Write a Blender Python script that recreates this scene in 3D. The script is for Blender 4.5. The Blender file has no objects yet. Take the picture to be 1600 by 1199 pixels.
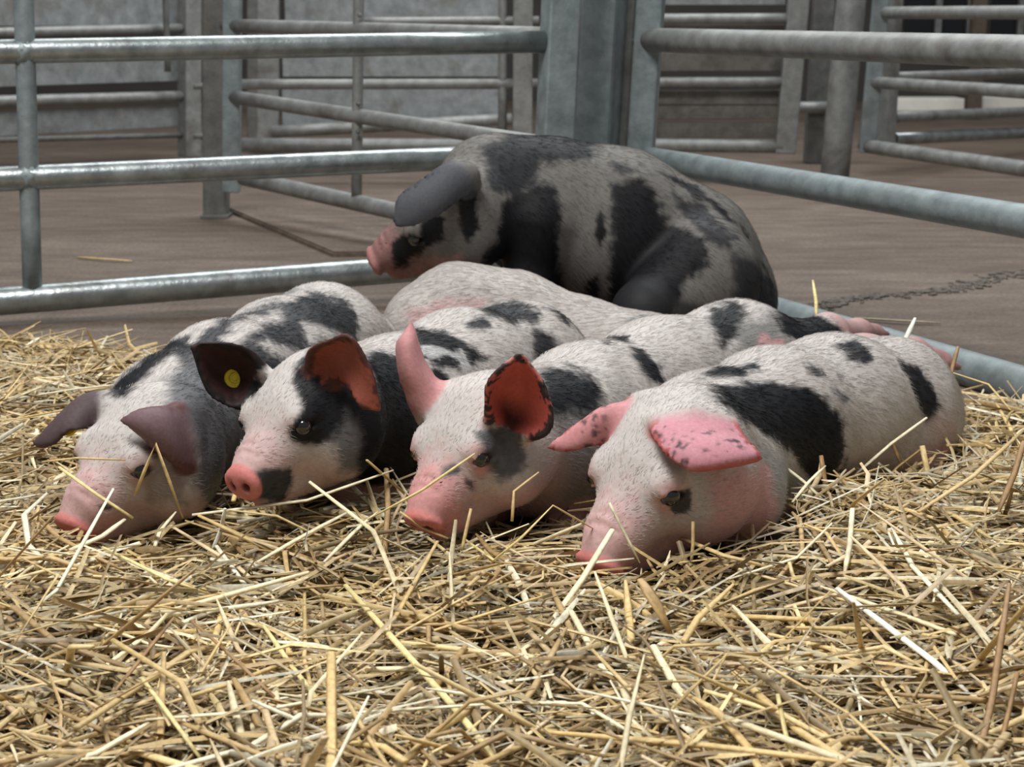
import bpy, bmesh, math, random
import numpy as np
from mathutils import Vector, Matrix

random.seed(7)
rng = np.random.default_rng(7)
SC = bpy.context.scene
COL = SC.collection

# ------------------------------------------------------------------ camera, world, light, exposure
FPX, IW, IH = 2600.0, 1600.0, 1199.0
CAM = np.array([0.0, 0.0, 0.53])
PITCH = math.atan(585.0 / FPX)
FWD = np.array([0, math.cos(PITCH), -math.sin(PITCH)])
UP = np.array([0, math.sin(PITCH), math.cos(PITCH)])
RIGHT = np.array([1.0, 0, 0])
cd = bpy.data.cameras.new('camera')
cam = bpy.data.objects.new('camera', cd)
COL.objects.link(cam)
cam.location = CAM
cam.rotation_euler = (math.pi / 2 - PITCH, 0, 0)
cd.sensor_width = 36.0
cd.lens = 36.0 * FPX / IW
cd.clip_start = 0.05
cd.dof.use_dof = True
cd.dof.focus_distance = 1.5
cd.dof.aperture_fstop = 16.0
SC.camera = cam

world = bpy.data.worlds.new('world')
SC.world = world
world.use_nodes = True
bg = world.node_tree.nodes['Background']
bg.inputs[0].default_value = (0.92, 0.97, 1.0, 1)
bg.inputs[1].default_value = 0.20


def area_light(name, loc, target, sx, sy, power, color):
    ld = bpy.data.lights.new(name, 'AREA')
    ld.shape = 'RECTANGLE'
    ld.size, ld.size_y = sx, sy
    ld.energy = power
    ld.color = color
    o = bpy.data.objects.new(name, ld)
    COL.objects.link(o)
    o.location = loc
    o.rotation_euler = (Vector(target) - Vector(loc)).to_track_quat('-Z', 'Y').to_euler()
    return o


# translucent roof sheets of the barn
area_light('roof_light', (-0.9, 0.7, 3.4), (0.0, 1.6, 0), 1.8, 1.0, 140, (1, 0.99, 0.97))
area_light('roof_light', (0.6, 5.2, 3.6), (0.4, 4.6, 0), 4.5, 1.6, 165, (0.97, 1, 1))
SC.view_settings.view_transform = 'Standard'
SC.view_settings.look = 'None'
SC.view_settings.gamma = 1
SC.view_settings.use_curve_mapping = False
SC.view_settings.exposure = 0.0


# ------------------------------------------------------------------ placing helpers
def ray(px, py):
    return FWD + (px - IW / 2) / FPX * RIGHT - (py - IH / 2) / FPX * UP


def W(px, py, Y):                       # the point of the line of sight at world depth Y
    d = ray(px, py)
    return CAM + d * (Y / d[1])


def G(px, py, z=0.0):                   # the point of the line of sight at height z
    d = ray(px, py)
    return CAM + d * ((z - CAM[2]) / d[2])


def project(P):
    q = np.asarray(P, float) - CAM
    dep = q @ FWD
    return IW / 2 + FPX * (q @ RIGHT) / dep, IH / 2 - FPX * (q @ UP) / dep


class Plane:                            # a vertical plane, seen from above a line from p to q
    def __init__(s, p, q):
        s.p = np.array([p[0], p[1], 0.0])
        d = np.array([q[0] - p[0], q[1] - p[1], 0.0])
        s.d = d / np.linalg.norm(d)
        s.n = np.array([s.d[1], -s.d[0], 0.0])
        if s.n[1] > 0:
            s.n = -s.n                  # towards the camera

    def at(s, px, py, off=0.0):
        d = ray(px, py)
        t = ((s.p + s.n * off - CAM) @ s.n) / (d @ s.n)
        return CAM + d * t


# ------------------------------------------------------------------ materials
def newmat(name):
    m = bpy.data.materials.new(name)
    m.use_nodes = True
    nt = m.node_tree
    return m, nt, nt.nodes['Principled BSDF'], nt.nodes, nt.links


def ramp(nodes, stops):
    r = nodes.new('ShaderNodeValToRGB')
    e = r.color_ramp.elements
    while len(e) < len(stops):
        e.new(0.5)
    for k, (p, c) in enumerate(stops):
        e[k].position = p
        e[k].color = (*c, 1)
    return r


def noise(nodes, links, scale, detail=4, rough=0.55, vec=None, dist=0.0):
    n = nodes.new('ShaderNodeTexNoise')
    n.inputs['Scale'].default_value = scale
    n.inputs['Detail'].default_value = detail
    n.inputs['Roughness'].default_value = rough
    n.inputs['Distortion'].default_value = dist
    if vec is not None:
        links.new(vec, n.inputs['Vector'])
    return n


def objcoord(nodes, links, scale=(1, 1, 1)):
    tc = nodes.new('ShaderNodeTexCoord')
    mp = nodes.new('ShaderNodeMapping')
    mp.inputs['Scale'].default_value = scale
    links.new(tc.outputs['Object'], mp.inputs['Vector'])
    return mp.outputs['Vector']


def geopos(nodes, links, scale=(1, 1, 1)):
    g = nodes.new('ShaderNodeNewGeometry')
    mp = nodes.new('ShaderNodeMapping')
    mp.inputs['Scale'].default_value = scale
    links.new(g.outputs['Position'], mp.inputs['Vector'])
    return mp.outputs['Vector']


def bump(nodes, links, height, strength, dist, bsdf):
    b = nodes.new('ShaderNodeBump')
    b.inputs['Strength'].default_value = strength
    b.inputs['Distance'].default_value = dist
    links.new(height, b.inputs['Height'])
    links.new(b.outputs[0], bsdf.inputs['Normal'])


def mix(nodes, links, a, b, fac, mode='MIX'):
    m = nodes.new('ShaderNodeMix')
    m.data_type = 'RGBA'
    m.blend_type = mode
    for s, v in ((m.inputs[6], a), (m.inputs[7], b), (m.inputs[0], fac)):
        if isinstance(v, (tuple, list)):
            s.default_value = (*v, 1)
        elif isinstance(v, (int, float)):
            s.default_value = v
        else:
            links.new(v, s)
    return m.outputs[2]


def mat_galvanised(name, dark, light, metallic, r0, r1, dirt=(0.10, 0.075, 0.055), dirt_amt=0.5):
    m, nt, b, N, L = newmat(name)
    v = geopos(N, L)
    n1 = noise(N, L, 26, 5, 0.65, v)
    n2 = noise(N, L, 7, 5, 0.6, v, 0.6)
    n3 = noise(N, L, 110, 3, 0.6, v)
    c1 = ramp(N, [(0.3, dark), (0.7, light)])
    L.new(n1.outputs[0], c1.inputs[0])
    c2 = ramp(N, [(0.53, (0, 0, 0)), (0.72, (dirt_amt,) * 3)])
    L.new(n2.outputs[0], c2.inputs[0])
    col = mix(N, L, c1.outputs[0], dirt, c2.outputs[0])
    L.new(col, b.inputs['Base Color'])
    rr = N.new('ShaderNodeMapRange')
    rr.inputs[3].default_value = r0
    rr.inputs[4].default_value = r1
    L.new(n1.outputs[0], rr.inputs[0])
    L.new(rr.outputs[0], b.inputs['Roughness'])
    b.inputs['Metallic'].default_value = metallic
    bump(N, L, n3.outputs[0], 0.35, 0.002, b)
    return m


M_RAIL = mat_galvanised('galvanised_bright', (0.24, 0.27, 0.275), (0.46, 0.50, 0.50), 0.8, 0.24, 0.42, dirt_amt=0.5)
M_POST = mat_galvanised('galvanised_blue', (0.19, 0.225, 0.235), (0.34, 0.395, 0.405), 0.35, 0.4, 0.6, dirt_amt=0.25)
M_DULL = mat_galvanised('galvanised_dull', (0.20, 0.205, 0.20), (0.36, 0.365, 0.355), 0.35, 0.45, 0.65, dirt_amt=0.6)
M_SHEET = mat_galvanised('sheet_zinc', (0.20, 0.215, 0.22), (0.36, 0.38, 0.385), 0.2, 0.5, 0.7, (0.13, 0.10, 0.07), 0.55)
M_DARKPOST = mat_galvanised('post_grey', (0.10, 0.10, 0.095), (0.20, 0.20, 0.19), 0.2, 0.5, 0.7)
M_BOARD = mat_galvanised('grey_board', (0.11, 0.10, 0.09), (0.20, 0.185, 0.165), 0.0, 0.7, 0.85, (0.05, 0.04, 0.03), 0.7)


def mat_plain(name, col, rough=0.6, var=0.25, scale=30, metallic=0.0, bumpd=0.0, coat=0.0):
    m, nt, b, N, L = newmat(name)
    n = noise(N, L, scale, 4, 0.6, geopos(N, L))
    c = ramp(N, [(0.25, tuple(x * (1 - var) for x in col)), (0.75, tuple(min(1, x * (1 + var)) for x in col))])
    L.new(n.outputs[0], c.inputs[0])
    L.new(c.outputs[0], b.inputs['Base Color'])
    b.inputs['Roughness'].default_value = rough
    b.inputs['Metallic'].default_value = metallic
    b.inputs['Coat Weight'].default_value = coat
    if bumpd:
        bump(N, L, n.outputs[0], 0.5, bumpd, b)
    return m


def mat_concrete():
    m, nt, b, N, L = newmat('concrete')
    v = geopos(N, L, (1, 1, 1))
    vs = geopos(N, L, (0.7, 2.2, 1))
    big = noise(N, L, 1.6, 6, 0.62, vs, 0.8)
    mid = noise(N, L, 9, 6, 0.65, vs, 0.3)
    fine = noise(N, L, 120, 4, 0.7, v)
    c = ramp(N, [(0.30, (0.075, 0.053, 0.040)), (0.48, (0.145, 0.107, 0.082)), (0.62, (0.205, 0.160, 0.128)), (0.8, (0.27, 0.225, 0.185))])
    mm = N.new('ShaderNodeMix')
    mm.inputs[0].default_value = 0.55
    L.new(big.outputs[0], mm.inputs[2])
    L.new(mid.outputs[0], mm.inputs[3])
    L.new(mm.outputs[0], c.inputs[0])
    f = ramp(N, [(0.35, (0.62, 0.62, 0.62)), (0.65, (1.2, 1.18, 1.15))])
    L.new(fine.outputs[0], f.inputs[0])
    col = mix(N, L, c.outputs[0], f.outputs[0], 1.0, 'MULTIPLY')
    L.new(col, b.inputs['Base Color'])
    b.inputs['Roughness'].default_value = 0.72
    bump(N, L, fine.outputs[0], 0.5, 0.004, b)
    return m


M_CONC = mat_concrete()


def mat_attr(name, attr, rough, sheen=0.0, nscale=220, namt=0.25, bumpd=0.0, sss=0.0, spec=0.5):
    m, nt, b, N, L = newmat(name)
    a = N.new('ShaderNodeAttribute')
    a.attribute_name = attr
    n = noise(N, L, nscale, 3, 0.6, geopos(N, L))
    c = ramp(N, [(0.3, (1 - namt,) * 3), (0.7, (1 + namt,) * 3)])
    L.new(n.outputs[0], c.inputs[0])
    L.new(mix(N, L, a.outputs['Color'], c.outputs[0], 1.0, 'MULTIPLY'), b.inputs['Base Color'])
    b.inputs['Roughness'].default_value = rough
    b.inputs['Sheen Weight'].default_value = sheen
    b.inputs['Specular IOR Level'].default_value = spec
    if sss:
        b.inputs['Subsurface Weight'].default_value = sss
        b.inputs['Subsurface Radius'].default_value = (1.0, 0.35, 0.2)
        b.inputs['Subsurface Scale'].default_value = 0.006
    if bumpd:
        bump(N, L, n.outputs[0], 0.6, bumpd, b)
    return m


M_COAT = mat_attr('pig_coat', 'coat', 0.6, 0.0, 260, 0.10, 0.0006, 0.12, 0.22)
M_FUR = mat_attr('pig_hair', 'coat', 0.6, 0.0, 300, 0.05, spec=0.12)
M_STRAW = mat_attr('straw', 'tint', 0.5, 0.0, 190, 0.22, 0.0004)
M_EYE = mat_plain('eye_black', (0.008, 0.006, 0.006), 0.08, 0.1, 40, coat=1.0)
M_TAG = mat_plain('tag_yellow', (0.80, 0.62, 0.02), 0.4, 0.15, 300)
M_CRUMB = mat_plain('mortar_crumb', (0.13, 0.112, 0.095), 0.9, 0.5, 60, bumpd=0.003)
M_UNDER = mat_plain('litter_gap_shade', (0.055, 0.034, 0.016), 0.9, 0.6, 120, bumpd=0.004)  # brown litter, darkened to put shade into the gaps between straws
M_WALL = mat_plain('far_wall', (0.075, 0.070, 0.064), 0.9, 0.2, 3)
M_DARK = mat_plain('dark_opening', (0.012, 0.013, 0.016), 0.3, 0.2, 5)
M_DAYLIGHT = mat_plain('daylight_box', (0.95, 0.90, 0.82), 0.7, 0.06, 20)  # near-white base colour stands in for sunlit outdoors
M_TIMBER = mat_plain('timber', (0.10, 0.075, 0.055), 0.85, 0.4, 14, bumpd=0.003)


# ------------------------------------------------------------------ mesh helpers
def mesh_from_arrays(name, V, Q, smooth=True):
    V = np.ascontiguousarray(V, dtype=np.float32)
    Q = np.ascontiguousarray(Q, dtype=np.int32)
    me = bpy.data.meshes.new(name)
    n, k = Q.shape
    me.vertices.add(len(V))
    me.vertices.foreach_set('co', V.ravel())
    me.loops.add(n * k)
    me.loops.foreach_set('vertex_index', Q.ravel())
    me.polygons.add(n)
    me.polygons.foreach_set('loop_start', np.arange(0, n * k, k, dtype=np.int32))
    me.polygons.foreach_set('loop_total', np.full(n, k, dtype=np.int32))
    me.polygons.foreach_set('use_smooth', np.full(n, smooth))
    me.update(calc_edges=True)
    return me


def link(name, me, mat=None, parent=None, loc=None):
    o = bpy.data.objects.new(name, me)
    COL.objects.link(o)
    if mat is not None and me is not None and not me.materials:
        me.materials.append(mat)
    if parent is not None:
        o.parent = parent
    if loc is not None:
        o.location = loc
    return o


def empty(name, loc):
    o = bpy.data.objects.new(name, None)
    o.empty_display_size = 0.05
    COL.objects.link(o)
    o.location = loc
    return o


def tag(o, label=None, cat=None, group=None, kind=None):
    if label:
        o['label'] = label
    if cat:
        o['category'] = cat
    if group:
        o['group'] = group
    if kind:
        o['kind'] = kind
    return o


def tube_bm(bm, a, b, r, seg=16, r2=None, caps=True, rings=1, wob=0.0):
    a, b = Vector(a), Vector(b)
    d = (b - a)
    q = d.to_track_quat('Z', 'Y')
    r2 = r if r2 is None else r2
    rows = []
    for i in range(rings + 1):
        t = i / rings
        c = a.lerp(b, t)
        rr = r + (r2 - r) * t
        rows.append([bm.verts.new(c + q @ Vector((math.cos(2 * math.pi * k / seg) * rr * (1 + random.uniform(-wob, wob)),
                                                  math.sin(2 * math.pi * k / seg) * rr * (1 + random.uniform(-wob, wob)), 0))) for k in range(seg)])
    for i in range(rings):
        for k in range(seg):
            f = bm.faces.new((rows[i][k], rows[i][(k + 1) % seg], rows[i + 1][(k + 1) % seg], rows[i + 1][k]))
            f.smooth = True
    if caps:
        bm.faces.new(rows[0][::-1])
        bm.faces.new(rows[-1])
    return rows


def box_bm(bm, center, ax, ay, az, hx, hy, hz, bev=0.003):
    c = Vector(center)
    ax, ay, az = Vector(ax), Vector(ay), Vector(az)
    vs = []
    for sx in (-1, 1):
        for sy in (-1, 1):
            for sz in (-1, 1):
                vs.append(bm.verts.new(c + ax * hx * sx + ay * hy * sy + az * hz * sz))
    F = [(0, 1, 3, 2), (4, 6, 7, 5), (0, 4, 5, 1), (2, 3, 7, 6), (0, 2, 6, 4), (1, 5, 7, 3)]
    fs = [bm.faces.new([vs[i] for i in f]) for f in F]
    if bev:
        es = list({e for f in fs for e in f.edges})
        bmesh.ops.bevel(bm, geom=es, offset=bev, segments=2, affect='EDGES', profile=0.5)


def bm_obj(name, bm, mat, parent=None, loc=(0, 0, 0)):
    bmesh.ops.recalc_face_normals(bm, faces=bm.faces[:])
    me = bpy.data.meshes.new(name)
    off = Vector(loc)
    if off.length:
        bmesh.ops.translate(bm, verts=bm.verts[:], vec=-off)
    bm.to_mesh(me)
    bm.free()
    return link(name, me, mat, parent)


def rail(parent, a, b, r, mat, name='rail', seg=20):
    o = parent.location
    bm = bmesh.new()
    tube_bm(bm, a, b, r, seg, rings=6)
    return bm_obj(name, bm, mat, parent, o)


def weld(parent, p, r, mat):             # the bead where an upright meets a rail
    bm = bmesh.new()
    bmesh.ops.create_icosphere(bm, subdivisions=3, radius=r, matrix=Matrix.Translation(Vector(p)))
    for v in bm.verts:
        d = (v.co - Vector(p))
        v.co = Vector(p) + d * (1 + 0.16 * math.sin(d.x * 420) * math.cos(d.z * 360 + d.y * 200))
    for f in bm.faces:
        f.smooth = True
    return bm_obj('weld', bm, mat, parent, parent.location)


def bar(parent, a, b, pl, hw, hd, mat, name, bev=0.004):
    """a straight rectangular bar from a to b; hw half width in the plane pl, hd half depth across it"""
    a, b = np.array(a), np.array(b)
    az = (b - a) / np.linalg.norm(b - a)
    ay = np.array(pl.n) - az * (pl.n @ az)
    ay /= np.linalg.norm(ay)
    ax = np.cross(ay, az)
    bm = bmesh.new()
    box_bm(bm, (a + b) / 2, ax, ay, az, hw, hd, np.linalg.norm(b - a) / 2, bev)
    return bm_obj(name, bm, mat, parent, parent.location if parent else (0, 0, 0))


# ------------------------------------------------------------------ setting: floor and far wall
def floor():
    nx, ny = 60, 60
    xs = np.linspace(-7, 7, nx)
    ys = np.linspace(-1.0, 11, ny)
    X, Y = np.meshgrid(xs, ys, indexing='ij')
    Z = np.zeros_like(X)
    V = np.stack([X, Y, Z], -1).reshape(-1, 3)
    i, j = np.meshgrid(np.arange(nx - 1), np.arange(ny - 1), indexing='ij')
    a = (i * ny + j).ravel()
    Q = np.stack([a, a + ny, a + ny + 1, a + 1], 1)
    o = link('floor', mesh_from_arrays('floor', V, Q), M_CONC)
    tag(o, kind='structure')


floor()


def slab(name, pts, h, mat):
    bm = bmesh.new()
    lo = [bm.verts.new((p[0], p[1], -0.01)) for p in pts]
    hi = [bm.verts.new((p[0], p[1], h)) for p in pts]
    bm.faces.new(hi)
    n = len(pts)
    for k in range(n):
        bm.faces.new((lo[k], lo[(k + 1) % n], hi[(k + 1) % n], hi[k]))
    bmesh.ops.bevel(bm, geom=[e for e in bm.edges if e.verts[0].co.z > 0 and e.verts[1].co.z > 0], offset=0.004, segments=2, affect='EDGES')
    return tag(bm_obj(name, bm, mat), kind='structure')


# raised slab of the neighbouring pen: its edge runs from the post base to the gate
k0, k1, k2, k3 = G(352, 330), G(520, 402), G(900, 398), G(760, 318)
slab('trim_1', [k0, k1, k2, k3], 0.012, M_CONC)


def rubble_joint(name, px0, px1, n, w):
    """the broken filling of a floor joint: pebble-sized crumbs along a line"""
    bm = bmesh.new()
    a, b = G(*px0), G(*px1)
    L = np.linalg.norm(b - a)
    d = (b - a) / L
    s = np.array([-d[1], d[0], 0])
    for k in range(n):
        t = random.random()
        c = a + d * L * t + s * random.gauss(0, w) + s * 0.02 * math.sin(t * 9)
        r = random.uniform(0.002, 0.007)
        mtx = Matrix.Translation(Vector((c[0], c[1], r * 0.25))) @ Matrix.Rotation(random.random() * 6, 4, 'Z') @ Matrix.Diagonal((r * 1.6, r, r * 0.55, 1))
        bmesh.ops.create_icosphere(bm, subdivisions=1, radius=1, matrix=mtx)
    for v in bm.verts:
        v.co += Vector((random.uniform(-1, 1), random.uniform(-1, 1), 0)) * 0.0015
    o = bm_obj(name, bm, M_CRUMB)
    return tag(o, 'loose grey crumbs lining the floor joint on the right', 'rubble', kind='stuff')


rubble_joint('joint_rubble', (1275, 482), (1640, 424), 420, 0.016)

# far wall of the barn, with its dark openings at the right
bm = bmesh.new()
box_bm(bm, (0, 10.05, 1.6), (1, 0, 0), (0, 1, 0), (0, 0, 1), 7, 0.05, 1.6, 0)
tag(bm_obj('wall_back', bm, M_WALL), kind='structure')


def far_window(idx, x0, x1, y0, y1, mull):
    Y = 9.96
    p, q = W(x0, y1, Y), W(x1, y0, Y)
    root = empty('window_%d' % idx, ((p[0] + q[0]) / 2, Y, p[2]))
    tag(root, kind='structure')
    cx, cz, hx, hz = (p[0] + q[0]) / 2, (p[2] + q[2]) / 2, (q[0] - p[0]) / 2, (q[2] - p[2]) / 2
    bm = bmesh.new()
    box_bm(bm, (cx, Y, cz), (1, 0, 0), (0, 1, 0), (0, 0, 1), hx, 0.01, hz, 0)
    bm_obj('pane', bm, M_DARK, root, root.location)
    for m in mull:
        xx = W(m, y0, Y)[0]
        bm = bmesh.new()
        box_bm(bm, (xx, Y - 0.03, cz), (1, 0, 0), (0, 1, 0), (0, 0, 1), 0.018, 0.02, hz, 0.003)
        bm_obj('mullion', bm, M_DULL, root, root.location)
    bm = bmesh.new()
    for zz in (cz - hz, cz + hz):
        box_bm(bm, (cx, Y - 0.03, zz), (1, 0, 0), (0, 1, 0), (0, 0, 1), hx, 0.02, 0.015, 0.002)
    bm_obj('window_frame', bm, M_DULL, root, root.location)


far_window(1, 1412, 1528, -80, 58, (1470, 1520))
far_window(2, 1548, 1660, -80, 58, (1600,))

# ------------------------------------------------------------------ gates and posts
Z1 = np.array([0, 0, 1.0])
PA0, PA1 = W(0, 460, 2.80), W(850, 60, 3.12)
PLA = Plane(PA0, PA1)
PB0, PB1 = W(1008, 250, 3.28), W(1600, 345, 2.26)
PLB = Plane(PB0, PB1)
PC0, PC1 = W(366, 150, 4.25), W(850, 215, 3.34)
PLC = Plane(PC0, PC1)

# gate A: the near left hurdle of bright tube
gA = tag(empty('pen_gate', (PA0[0], PA0[1], 0)), 'bright galvanised tube gate closing the pen at left, nearest rails, behind the piglets', 'gate')
rail(gA, PLA.at(-700, 94), PLA.at(849, 65), 0.0205, M_RAIL)
rail(gA, PLA.at(-700, 312), PLA.at(849, 241), 0.0215, M_RAIL)
rail(gA, PLA.at(-700, 526), PLA.at(849, 404), 0.0245, M_RAIL)
ua = [PLA.at(32, -160), PLA.at(37, 82), PLA.at(44, 277), PLA.at(51, 458)]
rail(gA, ua[0], ua[3], 0.0165, M_POST, 'upright')
bar(gA, PLA.at(-690, -160), PLA.at(-690, 530), PLA, 0.030, 0.027, M_POST, 'end_post')
weld(gA, ua[1], 0.0225, M_POST)
weld(gA, ua[2], 0.0232, M_POST)
bar(gA, PLA.at(884, -160), PLA.at(856, 440), PLA, 0.030, 0.027, M_POST, 'end_post')

# the square corner post between the two gates
PLM = Plane(W(900, 100, 3.30), W(980, 100, 3.26))
cp = tag(empty('corner_post', (G(930, 470)[0], 3.3, 0)), 'square galvanised corner post between the two pen gates, behind the sitting pig', 'post')
bar(cp, PLM.at(955, -160, -0.03), PLM.at(920, 440, -0.03), PLM, 0.0365, 0.04, M_POST, 'post_tube', 0.010)
bar(cp, PLM.at(996, -160, -0.08), PLM.at(958, 440, -0.08), PLM, 0.014, 0.02, M_DARKPOST, 'dark_gap_strip')  # dark strip set behind to colour this gap
bar(cp, PLM.at(916, -160, -0.09), PLM.at(882, 440, -0.09), PLM, 0.012, 0.02, M_DARKPOST, 'dark_gap_strip')  # dark strip added behind the seam to stand in for its shade
pbot = PLM.at(917, 436, -0.03)
bm = bmesh.new()
box_bm(bm, (pbot[0], pbot[1], 0.006), (1, 0, 0), (0, 1, 0), (0, 0, 1), 0.09, 0.08, 0.006, 0.003)
bm_obj('base_plate', bm, M_POST, cp, cp.location)

# gate B: the right hurdle
gB = tag(empty('pen_gate', (PB0[0], PB0[1], 0)), 'galvanised tube gate on the right side, lowest rail running out under the piglets\' feet', 'gate')
rail(gB, PLB.at(1004, 62), PLB.at(1760, 86), 0.0225, M_DULL)
rail(gB, PLB.at(1004, 247), PLB.at(1760, 372), 0.0235, M_POST)
rail(gB, PLB.at(1004, 427), PLB.at(1760, 650), 0.0265, M_POST)
bar(gB, PLB.at(1028, -160), PLB.at(988, 440), Plane((0, 0), (1, -0.25)), 0.0255, 0.02, M_POST, 'end_post')
weld(gB, PLB.at(1010, 63), 0.0255, M_POST)
weld(gB, PLB.at(1003, 248), 0.0265, M_POST)

# gate C: the neighbouring pen's gate, running back to the left post
gC = tag(empty('pen_gate', (PC0[0], PC0[1], 0)), 'dull tube gate of the neighbouring pen slanting back to the left post', 'gate')
rail(gC, PLC.at(352, 40), PLC.at(862, 56), 0.017, M_DULL)
rail(gC, PLC.at(366, 152), PLC.at(862, 228), 0.0175, M_DULL)
rail(gC, PLC.at(380, 278), PLC.at(862, 384), 0.0195, M_DULL)
rail(gC, PLC.at(562, -160), PLC.at(557, 312), 0.0125, M_DULL, 'upright')
for px_, py_ in ((563, 24), (561, 163), (560, 206)):
    p_ = PLC.at(px_, py_, 0.012)
    bm = bmesh.new()
    tube_bm(bm, p_, p_ + PLC.n * 0.006, 0.0055, 8, 0.004)
    bm_obj('bolt', bm, M_DARKPOST, gC, gC.location)
bar(gC, PLC.at(364, -160), PLC.at(362, 300), Plane((0, 0), (1, 0)), 0.022, 0.02, M_POST, 'end_post')

# left mid post
PLP = Plane((-1, 4.33), (1, 4.33))
lp = tag(empty('fence_post', (PLP.at(338, 330)[0], 4.33, 0)), 'dark grey square post standing on the floor at left, behind the near rails', 'post')
p0, p1 = PLP.at(337, -160), PLP.at(338, 333)
p1[2] = 0
bar(lp, p0, p1, PLP, 0.031, 0.031, M_DARKPOST, 'post_tube', 0.006)
bm = bmesh.new()
box_bm(bm, (p1[0], 4.33, 0.005), (1, 0, 0), (0, 1, 0), (0, 0, 1), 0.036, 0.036, 0.005, 0.002)
bm_obj('base_plate', bm, M_DARKPOST, lp, lp.location)

# D: sheeted gate far left
PLD = Plane(W(0, 155, 5.5), W(300, 150, 6.0))
gD = tag(empty('sheeted_gate', (PLD.at(150, 245)[0], PLD.at(150, 245)[1], 0)), 'grey sheeted gate far back at left with two open slots', 'gate')


def sheet(parent, pl, x0, y0, x1, y1, off, mat, name='sheet', th=0.006):
    a, b = pl.at(x0, y0, off), pl.at(x1, y1, off)
    zm = max(x0, 10) * 0.5 + x1 * 0.5
    z0, z1 = pl.at(zm, y1, off)[2], pl.at(zm, y0, off)[2]
    c = (a + b) / 2
    w = np.linalg.norm((b - a)[:2]) / 2
    d = np.array([*(b - a)[:2], 0])
    d /= np.linalg.norm(d)
    bm = bmesh.new()
    box_bm(bm, (c[0], c[1], (z0 + z1) / 2), d, pl.n, (0, 0, 1), w, th, (z1 - z0) / 2, 0.002)
    return bm_obj(name, bm, mat, parent, parent.location)


sheet(gD, PLD, -200, -160, 282, 40, -0.03, M_SHEET)
sheet(gD, PLD, -200, 92, 282, 131, -0.03, M_SHEET)
sheet(gD, PLD, -200, 170, 282, 205, -0.03, M_SHEET)
rail(gD, PLD.at(-200, 55), PLD.at(285, 44), 0.016, M_DULL)
rail(gD, PLD.at(-200, 163), PLD.at(285, 150), 0.018, M_DULL)
rail(gD, PLD.at(-200, 224), PLD.at(285, 211), 0.010, M_DARKPOST)
bar(gD, PLD.at(296, -160), PLD.at(296, 245), PLD, 0.032, 0.03, M_DULL, 'end_post')
rail(gD, PLD.at(258, -30, 0.05), PLD.at(262, 112, 0.05), 0.011, M_DARKPOST, 'latch_bar')
for yy in (135, 213):
    bm = bmesh.new()
    tube_bm(bm, PLD.at(300, yy, 0.02), PLD.at(326, yy, 0.02), 0.014, 10)
    bm_obj('hinge_pin', bm, M_DARKPOST, gD, gD.location)

# E: middle back gate with tube rails and sheets behind it
PLE = Plane((-1, 5.2), (1, 5.2))
gE = tag(empty('sheeted_gate', (PLE.at(600, 225)[0], 5.2, 0)), 'tube gate with zinc sheets far back in the middle, left of the corner post', 'gate')
rail(gE, PLE.at(376, 132), PLE.at(842, 131), 0.016, M_DULL)
rail(gE, PLE.at(376, 226), PLE.at(842, 228), 0.021, M_DULL)
rail(gE, PLE.at(560, 34), PLE.at(842, 32), 0.013, M_DULL)
rail(gE, PLE.at(786, -160), PLE.at(785, 214), 0.014, M_DULL, 'upright')
bar(gE, PLE.at(818, -160), PLE.at(816, 250), PLE, 0.03, 0.025, M_DULL, 'end_post')
PLE2 = Plane((-1, 6.3), (1, 6.3))
gE2 = tag(empty('sheeted_gate', (PLE2.at(600, 210)[0], 6.3, 0)), 'zinc sheets on a frame standing behind the middle tube gate', 'gate')
sheet(gE2, PLE2, 440, -160, 790, 36, 0, M_SHEET)
sheet(gE2, PLE2, 440, 46, 790, 120, 0, M_SHEET)
sheet(gE2, PLE2, 440, 134, 790, 200, 0, M_SHEET)
bar(gE2, PLE2.at(420, -160), PLE2.at(420, 222), PLE2, 0.04, 0.03, M_DULL, 'end_post')
bar(gE2, PLE2.at(396, -160), PLE2.at(396, 224), PLE2, 0.02, 0.03, M_DARKPOST, 'end_post')
rail(gE2, PLE2.at(425, 206, 0.05), PLE2.at(800, 186, 0.05), 0.022, M_DULL)

# F: board gate at right of the corner post
PLF = Plane((-1, 5.25), (1, 5.25))
gF = tag(empty('board_gate', (PLF.at(1130, 228)[0], 5.25, 0)), 'gate of grey boards and tube rails far back, right of the corner post', 'gate')
for a, b, c in ((-160, 8, M_SHEET), (38, 46, M_BOARD), (82, 111, M_BOARD), (141, 163, M_BOARD), (165, 186, M_BOARD), (192, 216, M_BOARD)):
    sheet(gF, PLF, 960, a, 1226, b, -0.06, c, 'board', 0.015)
rail(gF, PLF.at(960, 30), PLF.at(1236, 29), 0.0165, M_DULL)
rail(gF, PLF.at(960, 129), PLF.at(1228, 128), 0.016, M_DULL)
rail(gF, PLF.at(960, 226), PLF.at(1222, 229), 0.021, M_DULL)
bar(gF, PLF.at(1262, -160), PLF.at(1226, 240), PLF, 0.032, 0.02, M_DULL, 'end_post')

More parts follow.
